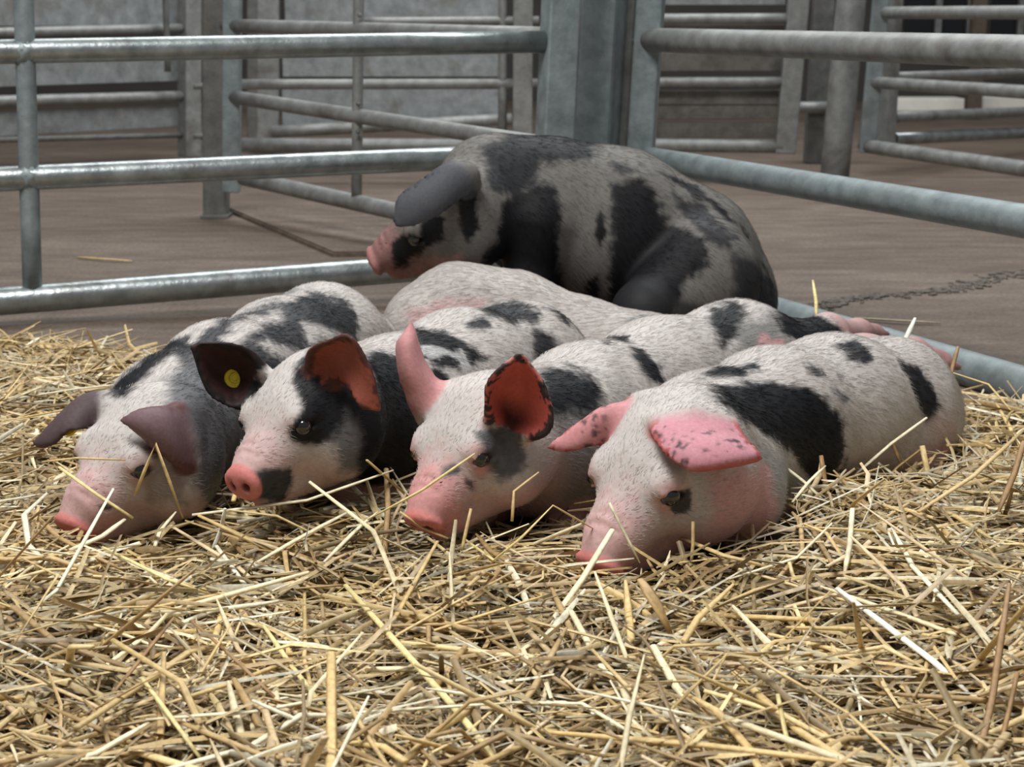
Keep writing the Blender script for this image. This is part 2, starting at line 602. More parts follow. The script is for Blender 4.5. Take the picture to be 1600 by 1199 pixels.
# G: round post and its neighbour
PLG = Plane((-1, 5.1), (1, 5.1))
g0, g1 = PLG.at(1345, -160), PLG.at(1303, 283)
g1[2] = 0
rp = tag(empty('round_post', (g1[0], g1[1], 0)), 'thick round grey post leaning slightly, far back at right', 'post')
rail(rp, g1, g0, 0.044, M_DULL, 'post_tube', 24)
bm = bmesh.new()
tube_bm(bm, (g1[0], g1[1], 0.0), (g1[0], g1[1], 0.012), 0.055, 24)
bm_obj('base_plate', bm, M_DULL, rp, rp.location)
PLG2 = Plane((-1, 5.9), (1, 5.9))
sp = tag(empty('fence_post', (PLG2.at(1285, 245)[0], 5.9, 0)), 'flat dark post just behind the thick round post', 'post')
q0, q1 = PLG2.at(1296, -160), PLG2.at(1272, 246)
q1[2] = 0
bar(sp, q0, q1, PLG2, 0.035, 0.03, M_DARKPOST, 'post_tube')
bm = bmesh.new()
tube_bm(bm, PLG2.at(1240, 168, 0.05), PLG2.at(1292, 168, 0.05), 0.02, 12)
bm_obj('hinge_pin', bm, M_DULL, sp, sp.location)

# H: right back gate, coming forward to the right; I: the gate crossing behind it
PLH = Plane(W(1372, 130, 5.0), W(1600, 145, 4.3))
gH = tag(empty('pen_gate', (PLH.at(1360, 230)[0], PLH.at(1360, 230)[1], 0)), 'tube gate at far right running forward from the round post', 'gate')
rail(gH, PLH.at(1384, 20), PLH.at(1760, 19), 0.0175, M_DULL)
rail(gH, PLH.at(1368, 129), PLH.at(1760, 154), 0.0175, M_DULL)
rail(gH, PLH.at(1350, 228), PLH.at(1760, 287), 0.021, M_DULL)
bar(gH, PLH.at(1392, -160), PLH.at(1354, 238), Plane((0, 0), (1, -0.1)), 0.024, 0.02, M_POST, 'end_post')
PLI = Plane(W(1400, 120, 5.5), W(1600, 112, 6.2))
gI = tag(empty('pen_gate', (PLI.at(1400, 215)[0], PLI.at(1400, 215)[1], 0)), 'pale tube gate crossing behind the far right gate', 'gate')
rail(gI, PLI.at(1395, 121), PLI.at(1760, 108), 0.017, M_DULL)
rail(gI, PLI.at(1395, 183), PLI.at(1760, 168), 0.018, M_DULL)
rail(gI, PLI.at(1395, 217), PLI.at(1760, 200), 0.021, M_RAIL)
bar(gI, PLI.at(1405, -160), PLI.at(1384, 224), PLI, 0.03, 0.02, M_DULL, 'end_post')
# near-white boxes standing in for daylight at the foot of the far wall
for (x0, x1, y0, y1), lb in (((1396, 1508, 154, 174), 'bright box standing in for daylight far back beyond the right gates, left one'),
                             ((1536, 1680, 151, 170), 'bright box standing in for daylight far back beyond the right gates, right one')):
    Y = 8.6
    a, b = W(x0, y1, Y), W(x1, y0, Y)
    bm = bmesh.new()
    h = b[2] - a[2]
    box_bm(bm, ((a[0] + b[0]) / 2, Y + 0.1, h / 2 + max(0, a[2])), (1, 0, 0), (0, 1, 0), (0, 0, 1), (b[0] - a[0]) / 2, 0.1, h / 2 + 0.0, 0.006)
    o = bm_obj('daylight_box', bm, M_DAYLIGHT, None, ((a[0] + b[0]) / 2, Y, 0))
    o.location = ((a[0] + b[0]) / 2, Y, 0 if a[2] < 0.05 else 0)
    tag(o, lb, 'block', 'painted daylight by the far wall')
bm = bmesh.new()
a, b = W(1512, 172, 8.3), W(1534, 60, 8.3)
box_bm(bm, ((a[0] + b[0]) / 2, 8.3, 0.3), (1, 0, 0), (0, 1, 0), (0, 0, 1), 0.035, 0.035, 0.3, 0.004)
o = bm_obj('fence_post', bm, M_TIMBER, None, ((a[0] + b[0]) / 2, 8.3, 0))
o.location = ((a[0] + b[0]) / 2, 8.3, 0)
tag(o, 'short dark timber post far back between two patches of painted daylight', 'post')

# ------------------------------------------------------------------ pigs: implicit surface -> one continuous mesh each
STRAW_Z = 0.045


class Field:
    def __init__(s, lo, hi, h):
        s.h = h
        s.lo = np.array(lo)
        s.n = np.ceil((np.array(hi) - s.lo) / h).astype(int) + 1
        s.F = np.full(s.n, 0.05, np.float32)
        s.ax = [(s.lo[k] + h * np.arange(s.n[k])).astype(np.float32) for k in range(3)]

    def box(s, lo, hi):
        a = np.clip(np.floor((lo - s.lo) / s.h).astype(int), 0, s.n - 1)
        b = np.clip(np.ceil((hi - s.lo) / s.h).astype(int) + 1, 1, s.n)
        sl = tuple(slice(a[k], max(b[k], a[k] + 1)) for k in range(3))
        return sl, s.ax[0][sl[0]][:, None, None], s.ax[1][sl[1]][None, :, None], s.ax[2][sl[2]][None, None, :]

    def put(s, sl, d, k, sub=False):
        a = s.F[sl]
        if sub:
            m = np.maximum(a, -d)
            if k:
                m = m + np.maximum(k - np.abs(a + d), 0) ** 2 / (4 * k)
        else:
            m = np.minimum(a, d)
            if k:
                m = m - np.maximum(k - np.abs(a - d), 0) ** 2 / (4 * k)
        s.F[sl] = m

    def cone(s, a, b, ra, rb, k=0.02, sub=False):
        a, b = np.asarray(a, float), np.asarray(b, float)
        R = max(ra, rb) + k + 0.012
        sl, x, y, z = s.box(np.minimum(a, b) - R, np.maximum(a, b) + R)
        ba = b - a
        L2 = max(float(ba @ ba), 1e-9)
        px, py, pz = x - a[0], y - a[1], z - a[2]
        h = np.clip((px * ba[0] + py * ba[1] + pz * ba[2]) / L2, 0, 1)
        d = np.sqrt((px - h * ba[0]) ** 2 + (py - h * ba[1]) ** 2 + (pz - h * ba[2]) ** 2) - (ra + (rb - ra) * h)
        s.put(sl, d, k, sub)

    def ell(s, c, R, rad, k=0.02, sub=False):
        """ellipsoid: centre c, columns of R its axes, radii rad"""
        c = np.asarray(c, float)
        m = max(rad) + k + 0.012
        sl, x, y, z = s.box(c - m, c + m)
        p = [x - c[0], y - c[1], z - c[2]]
        q = [p[0] * R[0, i] + p[1] * R[1, i] + p[2] * R[2, i] for i in range(3)]
        k0 = np.sqrt(sum((q[i] / rad[i]) ** 2 for i in range(3)))
        k1 = np.sqrt(sum((q[i] / rad[i] ** 2) ** 2 for i in range(3))) + 1e-9
        s.put(sl, k0 * (k0 - 1) / k1, k, sub)

    def cloud(s, pts, rad, k=0.006):
        """a sheet given as a cloud of small balls"""
        band = 0.014
        lo, hi = pts.min(0) - band - 0.01, pts.max(0) + band + 0.01
        sl, x, y, z = s.box(lo, hi)
        D = np.full((x.shape[0], y.shape[1], z.shape[2]), band, np.float32)
        o = np.array([sl[i].start for i in range(3)])
        nn = np.array(D.shape)
        for p, r in zip(pts, rad):
            a = np.maximum(np.floor((p - r - band - s.lo) / s.h).astype(int) - o, 0)
            b = np.minimum(np.ceil((p + r + band - s.lo) / s.h).astype(int) - o + 1, nn)
            if (b <= a).any():
                continue
            t = tuple(slice(a[i], b[i]) for i in range(3))
            dd = np.sqrt((x[t[0]] - p[0]) ** 2 + (y[:, t[1]] - p[1]) ** 2 + (z[:, :, t[2]] - p[2]) ** 2) - r
            np.minimum(D[t], dd, out=D[t])
        s.put(sl, D, k)

    def mesh(s):
        F = s.F
        S = F < 0
        c = np.zeros(tuple(s.n - 1), np.int8)
        offs = [(i, j, k) for i in (0, 1) for j in (0, 1) for k in (0, 1)]
        for i, j, k in offs:
            c += S[i:s.n[0] - 1 + i, j:s.n[1] - 1 + j, k:s.n[2] - 1 + k]
        cells = np.argwhere((c > 0) & (c < 8))
        idx = np.full(tuple(s.n - 1), -1, np.int64)
        idx[tuple(cells.T)] = np.arange(len(cells))
        val = np.stack([F[cells[:, 0] + i, cells[:, 1] + j, cells[:, 2] + k] for i, j, k in offs], 1)
        acc = np.zeros((len(cells), 3))
        cnt = np.zeros(len(cells))
        for a in range(8):
            for b in range(a + 1, 8):
                if sum(abs(offs[a][t] - offs[b][t]) for t in range(3)) != 1:
                    continue
                va, vb = val[:, a], val[:, b]
                cr = (va < 0) != (vb < 0)
                t = np.where(cr, va / np.where(cr, va - vb, 1), 0)
                pa, pb = np.array(offs[a], float), np.array(offs[b], float)
                acc += np.where(cr[:, None], pa + (pb - pa) * t[:, None], 0)
                cnt += cr
        V = (cells + acc / cnt[:, None]) * s.h + s.lo
        Q = []
        for axis in range(3):
            sa = [slice(None)] * 3
            sb = [slice(None)] * 3
            sa[axis], sb[axis] = slice(0, -1), slice(1, None)
            A, B = S[tuple(sa)], S[tuple(sb)]
            e = np.argwhere(A != B)
            u, v = [(1, 2), (2, 0), (0, 1)][axis]
            e = e[(e[:, u] > 0) & (e[:, v] > 0) & (e[:, u] < s.n[u] - 1) & (e[:, v] < s.n[v] - 1)]
            ins = A[tuple(e.T)]
            quad = []
            for du, dv in ((1, 1), (0, 1), (0, 0), (1, 0)):
                f = e.copy()
                f[:, u] -= du
                f[:, v] -= dv
                quad.append(idx[tuple(f.T)])
            quad = np.stack(quad, 1)
            quad[~ins] = quad[~ins][:, ::-1]
            Q.append(quad)
        Q = np.concatenate(Q)
        Q = Q[(Q >= 0).all(1)]
        return V, Q


def catmull(P, t):
    """rows P (n,3), t in 0..1 along the row"""
    n = len(P)
    x = t * (n - 1)
    i = np.clip(np.floor(x).astype(int), 0, n - 2)
    f = (x - i)[:, None]
    p1, p2 = P[i], P[i + 1]
    p0 = np.where((i > 0)[:, None], P[np.maximum(i - 1, 0)], 2 * p1 - p2)
    p3 = np.where((i < n - 2)[:, None], P[np.minimum(i + 2, n - 1)], 2 * p2 - p1)
    return 0.5 * (2 * p1 + (p2 - p0) * f + (2 * p0 - 5 * p1 + 4 * p2 - p3) * f ** 2 + (3 * p1 - p0 - 3 * p2 + p3) * f ** 3)


def ear_cloud(rows, rounded=True, nu=46, nv=44):
    rows = np.array(rows)                                  # (r,3,3)
    u = np.linspace(0, 1, nu)
    v = np.linspace(0, 1, nv)
    cols = [catmull(rows[:, j], u) for j in range(3)]      # along the length
    a, b, c = cols
    vv = v[None, :, None]
    A, B, C = a[:, None], b[:, None], c[:, None]
    P = A * ((1 - vv) * (1 - 2 * vv)) + B * (4 * vv * (1 - vv)) + C * (vv * (2 * vv - 1))
    du = np.gradient(P, axis=0)
    dv = np.gradient(P, axis=1)
    nrm = np.cross(du, dv)
    nrm /= np.linalg.norm(nrm, axis=2, keepdims=True) + 1e-9
    U, Vv = np.meshgrid(u, v, indexing='ij')
    edge = np.minimum(np.minimum(Vv, 1 - Vv) * 4, 1) * np.minimum((1 - U) * 4, 1)
    rad = 0.0024 + 0.0016 * edge + 0.004 * np.maximum(0, 0.25 - U) / 0.25
    rnd = ((np.maximum(U - 0.72, 0) / 0.28) ** 2 + (np.maximum(np.abs(Vv - 0.5) - 0.22, 0) / 0.28) ** 2 < 1.03).ravel() | (not rounded)
    return P.reshape(-1, 3)[rnd], rad.ravel()[rnd], nrm.reshape(-1, 3)[rnd], U.ravel()[rnd], Vv.ravel()[rnd]


def rotvec(w):
    t = np.linalg.norm(w)
    if t < 1e-9:
        return np.eye(3)
    k = w / t
    K = np.array([[0, -k[2], k[1]], [k[2], 0, -k[0]], [-k[1], k[0], 0]])
    return np.eye(3) + math.sin(t) * K + (1 - math.cos(t)) * K @ K


# head frame: x to the snout, y to the animal's left, z up
KP = {'nose': (0.166, 0, -0.030), 'leye': (0.064, 0.048, 0.010), 'reye': (0.064, -0.048, 0.010),
      'lear': (0.012, 0.048, 0.038), 'rear': (0.012, -0.048, 0.038), 'poll': (-0.02, 0, 0.058),
      'lcheek': (0.005, 0.072, -0.045), 'chin': (0.10, 0, -0.078)}
R_FACE = np.array([[0, 1, 0], [-1, 0, 0], [0, 0, 1.0]])   # facing the camera


def snout(x):                          # a piglet's short muzzle
    return x if x < 0.06 else 0.06 + (x - 0.06) * 0.68


def fit_head(kps, scale, Y0, yaw0=0.0, pitch0=0.0, roll0=0.0, sY=0.02, srot=0.16, base=R_FACE):
    names = list(kps)
    loc = np.array([(snout(KP[n][0]), *KP[n][1:]) for n in names]) * scale
    obs = np.array([kps[n] for n in names], float)
    cy, sy = math.cos(yaw0), math.sin(yaw0)
    Rz = np.array([[cy, -sy, 0], [sy, cy, 0], [0, 0, 1]])
    cp_, sp_ = math.cos(pitch0), math.sin(pitch0)
    Ry = np.array([[cp_, 0, sp_], [0, 1, 0], [-sp_, 0, cp_]])
    cr, sr = math.cos(roll0), math.sin(roll0)
    Rx = np.array([[1, 0, 0], [0, cr, -sr], [0, sr, cr]])
    Rp = Rz @ base @ Ry @ Rx
    sg = np.array([9.0 if n.endswith('ear') or n == 'poll' else 4.0 for n in names])
    m = obs.mean(0)
    T0 = W(m[0], m[1], Y0)
    x = np.zeros(6)
    x[:3] = T0

    def res(x):
        R = rotvec(x[3:]) @ Rp
        P = loc @ R.T + x[:3]
        u, v = project(P)
        return np.concatenate([(u - obs[:, 0]) / sg, (v - obs[:, 1]) / sg, [(x[1] - Y0) / sY], x[3:] / srot])
    for it in range(40):
        r = res(x)
        J = np.zeros((len(r), 6))
        for k in range(6):
            y = x.copy()
            e = 1e-5
            y[k] += e
            J[:, k] = (res(y) - r) / e
        x = x + np.linalg.solve(J.T @ J + 1e-6 * np.eye(6), -J.T @ r)
    R = rotvec(x[3:]) @ Rp
    return x[:3], R


def poly_sd(poly, X, Y):
    """signed distance in the polygon's own units, negative inside"""
    P = np.array(poly, float)
    n = len(P)
    d = np.full(X.shape, 1e9)
    ins = np.zeros(X.shape, bool)
    for i in range(n):
        a, b = P[i], P[(i + 1) % n]
        e = b - a
        wx, wy = X - a[0], Y - a[1]
        t = np.clip((wx * e[0] + wy * e[1]) / (e @ e + 1e-9), 0, 1)
        d = np.minimum(d, (wx - e[0] * t) ** 2 + (wy - e[1] * t) ** 2)
        c = ((a[1] > Y) != (b[1] > Y)) & (X < (b[0] - a[0]) * (Y - a[1]) / (b[1] - a[1] + 1e-12) + a[0])
        ins ^= c
    d = np.sqrt(d)
    return np.where(ins, -d, d)


def oval(cx, cy, rx, ry, rot=0.0, n=18):
    c, s = math.cos(rot), math.sin(rot)
    return [(cx + c * rx * math.cos(t) - s * ry * math.sin(t), cy + s * rx * math.cos(t) + c * ry * math.sin(t)) for t in np.linspace(0, 2 * math.pi, n, endpoint=False)]


def vnoise(P, f, seed=0):
    """cheap smooth noise in 3-D, about -1..1"""
    r = np.random.default_rng(seed)
    out = np.zeros(len(P))
    for o in range(6):
        d = r.normal(size=3)
        d /= np.linalg.norm(d)
        out += np.sin(P @ d * f * (1.0 + 0.55 * o) + r.uniform(0, 6.28)) * (0.75 ** o)
    return out / 2.2


def sm(a, b, x):
    t = np.clip((x - a) / (b - a), 0, 1)
    return t * t * (3 - 2 * t)


WHITE = np.array([0.54, 0.50, 0.475])
PINK = np.array([0.62, 0.29, 0.28])
ROSE = np.array([0.58, 0.185, 0.185])
DARK = np.array([0.011, 0.0115, 0.014])
GREY = np.array([0.115, 0.118, 0.128])
BACKS = {}
FOOT = []                        # footprints for the straw


def make_pig(name, spec):
    s = spec['scale']
    hp, hR = fit_head(spec['kp'], s, spec['headY'], **spec.get('prior', {}))
    print(name, 'head', np.round(hp, 3), 'fwd', np.round(hR[:, 0], 2), 'up', np.round(hR[:, 2], 2))
    for n_, (u_, v_) in spec['kp'].items():
        a_, b_ = project(hp + hR @ np.array((snout(KP[n_][0]), *KP[n_][1:])) * s)
        print('   ', n_, 'obs', (u_, v_), 'fit', (round(float(a_)), round(float(b_))))

    def H(x, y, z):
        return hp + hR @ (np.array([snout(x), y, z]) * s)
    spine = [(W(a, b, Y), r) for a, b, Y, r in spec['spine']]
    ears = []
    for e in spec['ears']:
        by = H(-0.01, 0.046 * e['side'], 0.04)[1] + e.get('dy', 0.0)
        rows = [[W(p[0], p[1], by + p[2]) for p in row] for row in e['rows']]
        ears.append(rows)
        if e.get('mirror'):
            R2 = []
            for row in rows:
                rr = []
                for p in row:
                    q = hR.T @ (p - hp)
                    q[1] = -q[1]
                    q[2] -= 0.09 * s
                    q[0] -= 0.02 * s
                    rr.append(hp + hR @ q)
                R2.append(rr)
            ears.append(R2)
            spec['ears2'] = True
    legs = [[(np.array(p[:3], float), p[3]) for p in lg] for lg in spec['legs'](spine, hp, hR)]
    allp = [p for p, r in spine] + [hp, H(0.2, 0, -0.05)] + [p for lg in legs for p, r in lg] + [np.array(p) for e in ears for row in e for p in row]
    allp = np.array(allp)
    mr = max(r for p, r in spine) + 0.02
    F = Field(allp.min(0) - mr, allp.max(0) + mr, spec.get('h', 0.003))
    # trunk
    for (a, ra), (b, rb) in zip(spine[:-1], spine[1:]):
        F.cone(a, b, ra, rb, 0.035)
    for p, rad in spec.get('bulge', []):
        F.ell(W(*p), np.eye(3), rad, 0.035)
    for lg in legs:
        for (a, ra), (b, rb) in zip(lg[:-1], lg[1:]):
            F.cone(a, b, ra, rb, 0.018)
        (a, ra), (b, rb) = lg[-2], lg[-1]
        d = (b - a) / np.linalg.norm(b - a)
        sd = np.cross(d, [0, 0, 1.0])
        sd /= np.linalg.norm(sd) + 1e-9
        for q in (-1, 1):                                     # the two toes of the trotter
            F.cone(b + sd * q * rb * 0.5, b + d * 0.024 + sd * q * rb * 0.55, rb * 0.62, rb * 0.34, 0.003)
    # neck and head
    F.cone(spine[0][0], H(-0.02, 0, -0.005), spine[0][1], 0.058 * s, 0.04)
    F.ell(H(0.0, 0, 0.002), hR, (0.066 * s, 0.055 * s, 0.056 * s), 0.02)
    for q in (-1, 1):
        F.ell(H(0.004, q * 0.034, -0.030), hR, (0.05 * s, 0.036 * s, 0.045 * s), 0.022)
        F.ell(H(0.050, q * 0.034, 0.018), hR, (0.022 * s, 0.014 * s, 0.013 * s), 0.012)     # brow
    F.cone(H(0.045, 0, -0.008), H(0.112, 0, -0.022), 0.043 * s, 0.027 * s, 0.02)
    F.cone(H(0.112, 0, -0.020), H(0.138, 0, -0.026), 0.0255 * s, 0.0200 * s, 0.012)
    F.cone(H(0.01, 0, -0.054), H(0.122, 0, -0.053), 0.034 * s, 0.014 * s, 0.014)
    # mouth line
    for q in (-1, 1):
        pts = [H(0.150, q * 0.006, -0.053), H(0.125, q * 0.019, -0.048), H(0.095, q * 0.030, -0.048), H(0.066, q * 0.0395, -0.043)]
        for a, b in zip(pts[:-1], pts[1:]):
            F.cone(a, b, 0.0022 * s, 0.0020 * s, 0.004, True)
    # snout disc with a rim and two nostrils
    tl = spec.get('tilt', 0.6)
    ca, sa = math.cos(tl), math.sin(tl)
    Rd = hR @ np.array([[ca, 0, sa], [0, 1, 0], [-sa, 0, ca]])
    disc = H(0.138, 0, -0.027) + Rd[:, 0] * 0.0135 * s
    F.ell(disc, Rd, (0.0070 * s, 0.0245 * s, 0.0205 * s), 0.004)
    F.ell(disc + Rd[:, 0] * 0.0105 * s, Rd, (0.0085 * s, 0.019 * s, 0.0155 * s), 0.003, True)
    F.ell(disc + Rd[:, 0] * 0.0010 * s, Rd, (0.0075 * s, 0.020 * s, 0.0165 * s), 0.003)
    nostrils = [disc + Rd[:, 0] * 0.0075 * s + hR[:, 1] * q * 0.0092 * s for q in (1, -1)]
    for p in nostrils:
        F.ell(p, Rd, (0.008 * s, 0.0045 * s, 0.0058 * s), 0.002, True)
    # creases over the snout
    for x0, z0 in ((0.134, 0.0015), (0.120, 0.006)):
        pts = [H(x0, -0.016, z0 - 0.006), H(x0 + 0.002, 0, z0), H(x0, 0.016, z0 - 0.006)]
        for a, b in zip(pts[:-1], pts[1:]):
            F.cone(a, b, 0.0008 * s, 0.0008 * s, 0.005, True)
    # eyes: socket and lids
    eyes = {}
    for q, nm in ((1, 'l'), (-1, 'r')):
        F.ell(H(0.066, q * 0.049, 0.009), hR, (0.013 * s, 0.010 * s, 0.008 * s), 0.008, True)
        F.cone(H(0.052, q * 0.0475, 0.0155), H(0.075, q * 0.0405, 0.0145), 0.0038 * s, 0.0030 * s, 0.004)
        F.cone(H(0.053, q * 0.0475, 0.0035), H(0.075, q * 0.0405, 0.0045), 0.0036 * s, 0.0028 * s, 0.004)
        eyes[nm] = H(0.0635, q * 0.0405, 0.0095)
    # tail
    tp = spine[-1][0]
    bd = tp - spine[-2][0]
    bd /= np.linalg.norm(bd)
    if spec.get('tail', True):
        sd = np.cross(bd, [0, 0, 1.0])
        t0 = tp + bd * spine[-1][1] * 0.9 + np.array([0, 0, spine[-1][1] * 0.45])
        prev = t0
        for i in range(1, 9):
            a = i * 0.9
            nx = t0 + bd * 0.007 * i + sd * 0.010 * math.sin(a) + np.array([0, 0, 0.010 * (math.cos(a) - 1) - 0.002 * i])
            F.cone(prev, nx, 0.0065 - 0.0004 * i, 0.0062 - 0.0004 * i, 0.004)
            prev = nx
    # ears
    EC = []
    for k, rows in enumerate(ears):
        c = ear_cloud(rows, not spec['ears'][min(k, len(spec['ears']) - 1)].get('square'))
        EC.append(c)
        F.cloud(c[0], c[1], 0.010)
        if not spec['ears'][min(k, len(spec['ears']) - 1)].get('cup'):
            bmid = np.array(rows[0][1])
            q = hR.T @ (bmid - hp) / s
            tgt = H(-0.01, math.copysign(0.036, q[1]), 0.030)
            F.cone(tgt, bmid, 0.020 * s, 0.008, 0.016)
    V, Q = F.mesh()
    # light smoothing of the grid steps
    E = np.concatenate([Q[:, [0, 1]], Q[:, [1, 2]], Q[:, [2, 3]], Q[:, [3, 0]]])
    n = len(V)
    for lam in (0.5, -0.52, 0.5):
        S = np.stack([np.bincount(E[:, 0], V[E[:, 1], k], n) + np.bincount(E[:, 1], V[E[:, 0], k], n) for k in range(3)], 1)
        C = np.bincount(E[:, 0], minlength=n) + np.bincount(E[:, 1], minlength=n)
        V = V + lam * (S / C[:, None] - V)
    # keep the largest connected shell
    # normals
    a, b, c, d = (V[Q[:, k]] for k in range(4))
    fn = np.cross(c - a, d - b)
    N = np.stack([sum(np.bincount(Q[:, j], fn[:, k], n) for j in range(4)) for k in range(3)], 1)
    N /= np.linalg.norm(N, axis=1, keepdims=True) + 1e-12
    # ------------------------------------------------ coat
    loc = ((V - hp) @ hR) / s
    loc[:, 0] = np.where(loc[:, 0] < 0.06, loc[:, 0], 0.06 + (loc[:, 0] - 0.06) / 0.68)
    X, Y = project(V)
    n1 = vnoise(V, 95, 1)
    n2 = vnoise(V, 330, 2)
    n3 = vnoise(V, 900, 3)
    jx = 3.5 * n1 + 2.5 * n2 + 1.6 * n3
    head_w = sm(-0.075, -0.03, loc[:, 0]) * (np.linalg.norm(loc - np.array([0.05, 0, -0.01]), axis=1) < 0.17)
    belly = sm(0.0, -0.75, N[:, 2])
    white = np.array(spec.get('white', WHITE))
    dark = np.array(spec.get('dark', DARK))
    C = white * (1 + 0.05 * n1[:, None])
    C = C + (PINK * 1.05 - C) * (spec.get('belly', 0.30) * sm(-0.1, -0.7, N[:, 2]))[:, None]
    # bare pink skin on the muzzle and round the eyes
    pk = spec.get('pinkness', 0.8) * sm(0.055, 0.135, loc[:, 0] + 0.012 * n2) * head_w
    C = C + (np.array(spec.get('bare', PINK)) - C) * pk[:, None]
    for q in (1, -1):
        de = np.linalg.norm(loc - np.array([0.066, q * 0.046, 0.006]), axis=1)
        C = C + (PINK * 0.9 - C) * (spec.get('eye_pink', 0.55) * sm(0.028, 0.010, de))[:, None]
    chk = spec.get('cheek_pink', 0.3) * sm(-0.015, -0.055, loc[:, 2]) * head_w
    C = C + (PINK - C) * chk[:, None]
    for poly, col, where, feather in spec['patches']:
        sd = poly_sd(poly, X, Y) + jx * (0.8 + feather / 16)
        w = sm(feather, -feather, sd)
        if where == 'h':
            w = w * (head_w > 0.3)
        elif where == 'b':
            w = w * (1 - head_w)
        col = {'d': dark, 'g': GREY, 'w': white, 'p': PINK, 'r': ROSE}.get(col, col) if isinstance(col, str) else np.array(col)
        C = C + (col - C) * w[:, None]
    # snout disc
    dl = (V - disc) @ Rd / s
    w = sm(0.030, 0.024, np.linalg.norm(dl[:, 1:], axis=1)) * sm(-0.0075, -0.003, dl[:, 0])
    C = C + (np.array(spec.get('disc', (0.62, 0.22, 0.20))) - C) * w[:, None]
    for p in nostrils:
        dn = np.linalg.norm((V - p) @ Rd / s * np.array([0.5, 1.2, 1]), axis=1)
        C = C + (np.array([0.10, 0.02, 0.02]) - C) * sm(0.0070, 0.0040, dn)[:, None]
    # lids
    for q in (1, -1):
        de = np.linalg.norm((loc - np.array([0.065, q * 0.046, 0.009])) * np.array([0.8, 0.6, 1.5]), axis=1)
        C = C + (np.array([0.03, 0.015, 0.015]) - C) * (0.85 * sm(0.0125, 0.0075, de))[:, None]
    # ears
    earw = np.zeros(n)
    for k, ec in enumerate(EC):
        es = spec['ears'][min(k, len(spec['ears']) - 1)]
        P, rad, nr, U, Vv = ec
        m = np.where(((V > P.min(0) - 0.012) & (V < P.max(0) + 0.012)).all(1))[0]
        if not len(m):
            continue
        dm = np.empty(len(m))
        im = np.empty(len(m), int)
        for c0 in range(0, len(m), 2000):
            D = ((V[m[c0:c0 + 2000], None, :] - P[None]) ** 2).sum(2)
            im[c0:c0 + 2000] = D.argmin(1)
            dm[c0:c0 + 2000] = np.sqrt(D.min(1))
        u, v = U[im], Vv[im]
        w = sm(0.011, 0.006, dm - rad[im] * 0.6) * sm(0.0, 0.14 if not es.get('cup') else 0.05, u)
        toward = ((CAM - P.mean(0)) * nr[im]).sum(1)
        side = ((V[m] - P[im]) * nr[im]).sum(1) * np.sign(toward)      # > 0: the face turned to the camera
        front, back = np.array(es['front']), np.array(es['back'])
        wf = sm(-0.0015, 0.0015, side)[:, None]
        ce = back * (1 - wf) + front * wf
        if 'rim' in es:
            ed = np.minimum(np.minimum(v, 1 - v) * 0.8, (1 - u))
            wr = sm(es.get('rimw', 0.16), 0.02, ed + 0.05 * n2[m] + 0.03 * n3[m])[:, None]
            if 'endrim' in es:
                wr = np.maximum(wr, sm(es['endrim'] - 0.04, es['endrim'] + 0.04, u)[:, None])
            ce = ce * (1 - wr) + np.array(es['rim']) * wr
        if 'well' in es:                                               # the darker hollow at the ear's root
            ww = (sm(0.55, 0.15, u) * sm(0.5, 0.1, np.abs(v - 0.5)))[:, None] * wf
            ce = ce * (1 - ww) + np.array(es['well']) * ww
        if 'spots' in es:
            r2 = np.random.default_rng(es['spots'])
            for t in range(85):
                su, sv, sr = 0.06 + 0.5 * r2.beta(0.9, 1.4), r2.uniform(0.04, 0.96), r2.uniform(0.0014, 0.0046)
                ctr = P[np.argmin((U - su) ** 2 + (Vv - sv) ** 2)]
                dd = np.linalg.norm(V[m] - ctr, axis=1) + 0.0012 * n3[m]
                ws = (0.85 * sm(sr + 0.001, sr - 0.0008, dd))[:, None] * wf
                ce = ce * (1 - ws) + np.array([0.05, 0.04, 0.045]) * ws
        C[m] = C[m] + (ce - C[m]) * w[:, None]
        earw[m] = np.maximum(earw[m], w)
    # trotters
    for lg in legs:
        b = lg[-1][0]
        dh = np.linalg.norm(V - b, axis=1)
        C = C + (np.array([0.10, 0.045, 0.04]) - C) * sm(0.030, 0.022, dh)[:, None] * 0.9
        for (p0, r0), (p1, r1) in zip(lg[1:-1], lg[2:]):
            ba = p1 - p0
            t = np.clip(((V - p0) @ ba) / (ba @ ba), 0, 1)
            dl = np.linalg.norm(V - p0 - t[:, None] * ba, axis=1)
            C = C + (np.array(spec.get('leg', (0.52, 0.30, 0.29))) - C) * (0.8 * sm(r0 + 0.012, r0 + 0.003, dl))[:, None]
    legd = np.full(n, 9.0)
    for lg in legs:
        for (p0, r0), (p1, r1) in zip(lg[1:-1], lg[2:]):
            ba = p1 - p0
            t = np.clip(((V - p0) @ ba) / (ba @ ba), 0, 1)
            legd = np.minimum(legd, np.linalg.norm(V - p0 - t[:, None] * ba, axis=1) - r0)
    C = np.clip(C, 0.004, 0.95)
    # ------------------------------------------------ objects
    base = np.array([V[:, 0].mean(), V[:, 1].mean(), V[:, 2].min()])
    me = mesh_from_arrays(name, V - base, Q)
    at = me.attributes.new('coat', 'FLOAT_COLOR', 'POINT')
    at.data.foreach_set('color', np.concatenate([C, np.ones((n, 1))], 1).astype(np.float32).ravel())
    ob = link(name, me, M_COAT, None, base)
    tag(ob, spec['label'], spec['cat'], spec.get('group'))
    for nm, c in eyes.items():
        bm = bmesh.new()
        bmesh.ops.create_uvsphere(bm, u_segments=20, v_segments=14, radius=0.0094 * s, matrix=Matrix.Translation(Vector(c - base)))
        for f in bm.faces:
            f.smooth = True
        bm_obj('eye', bm, M_EYE, ob)
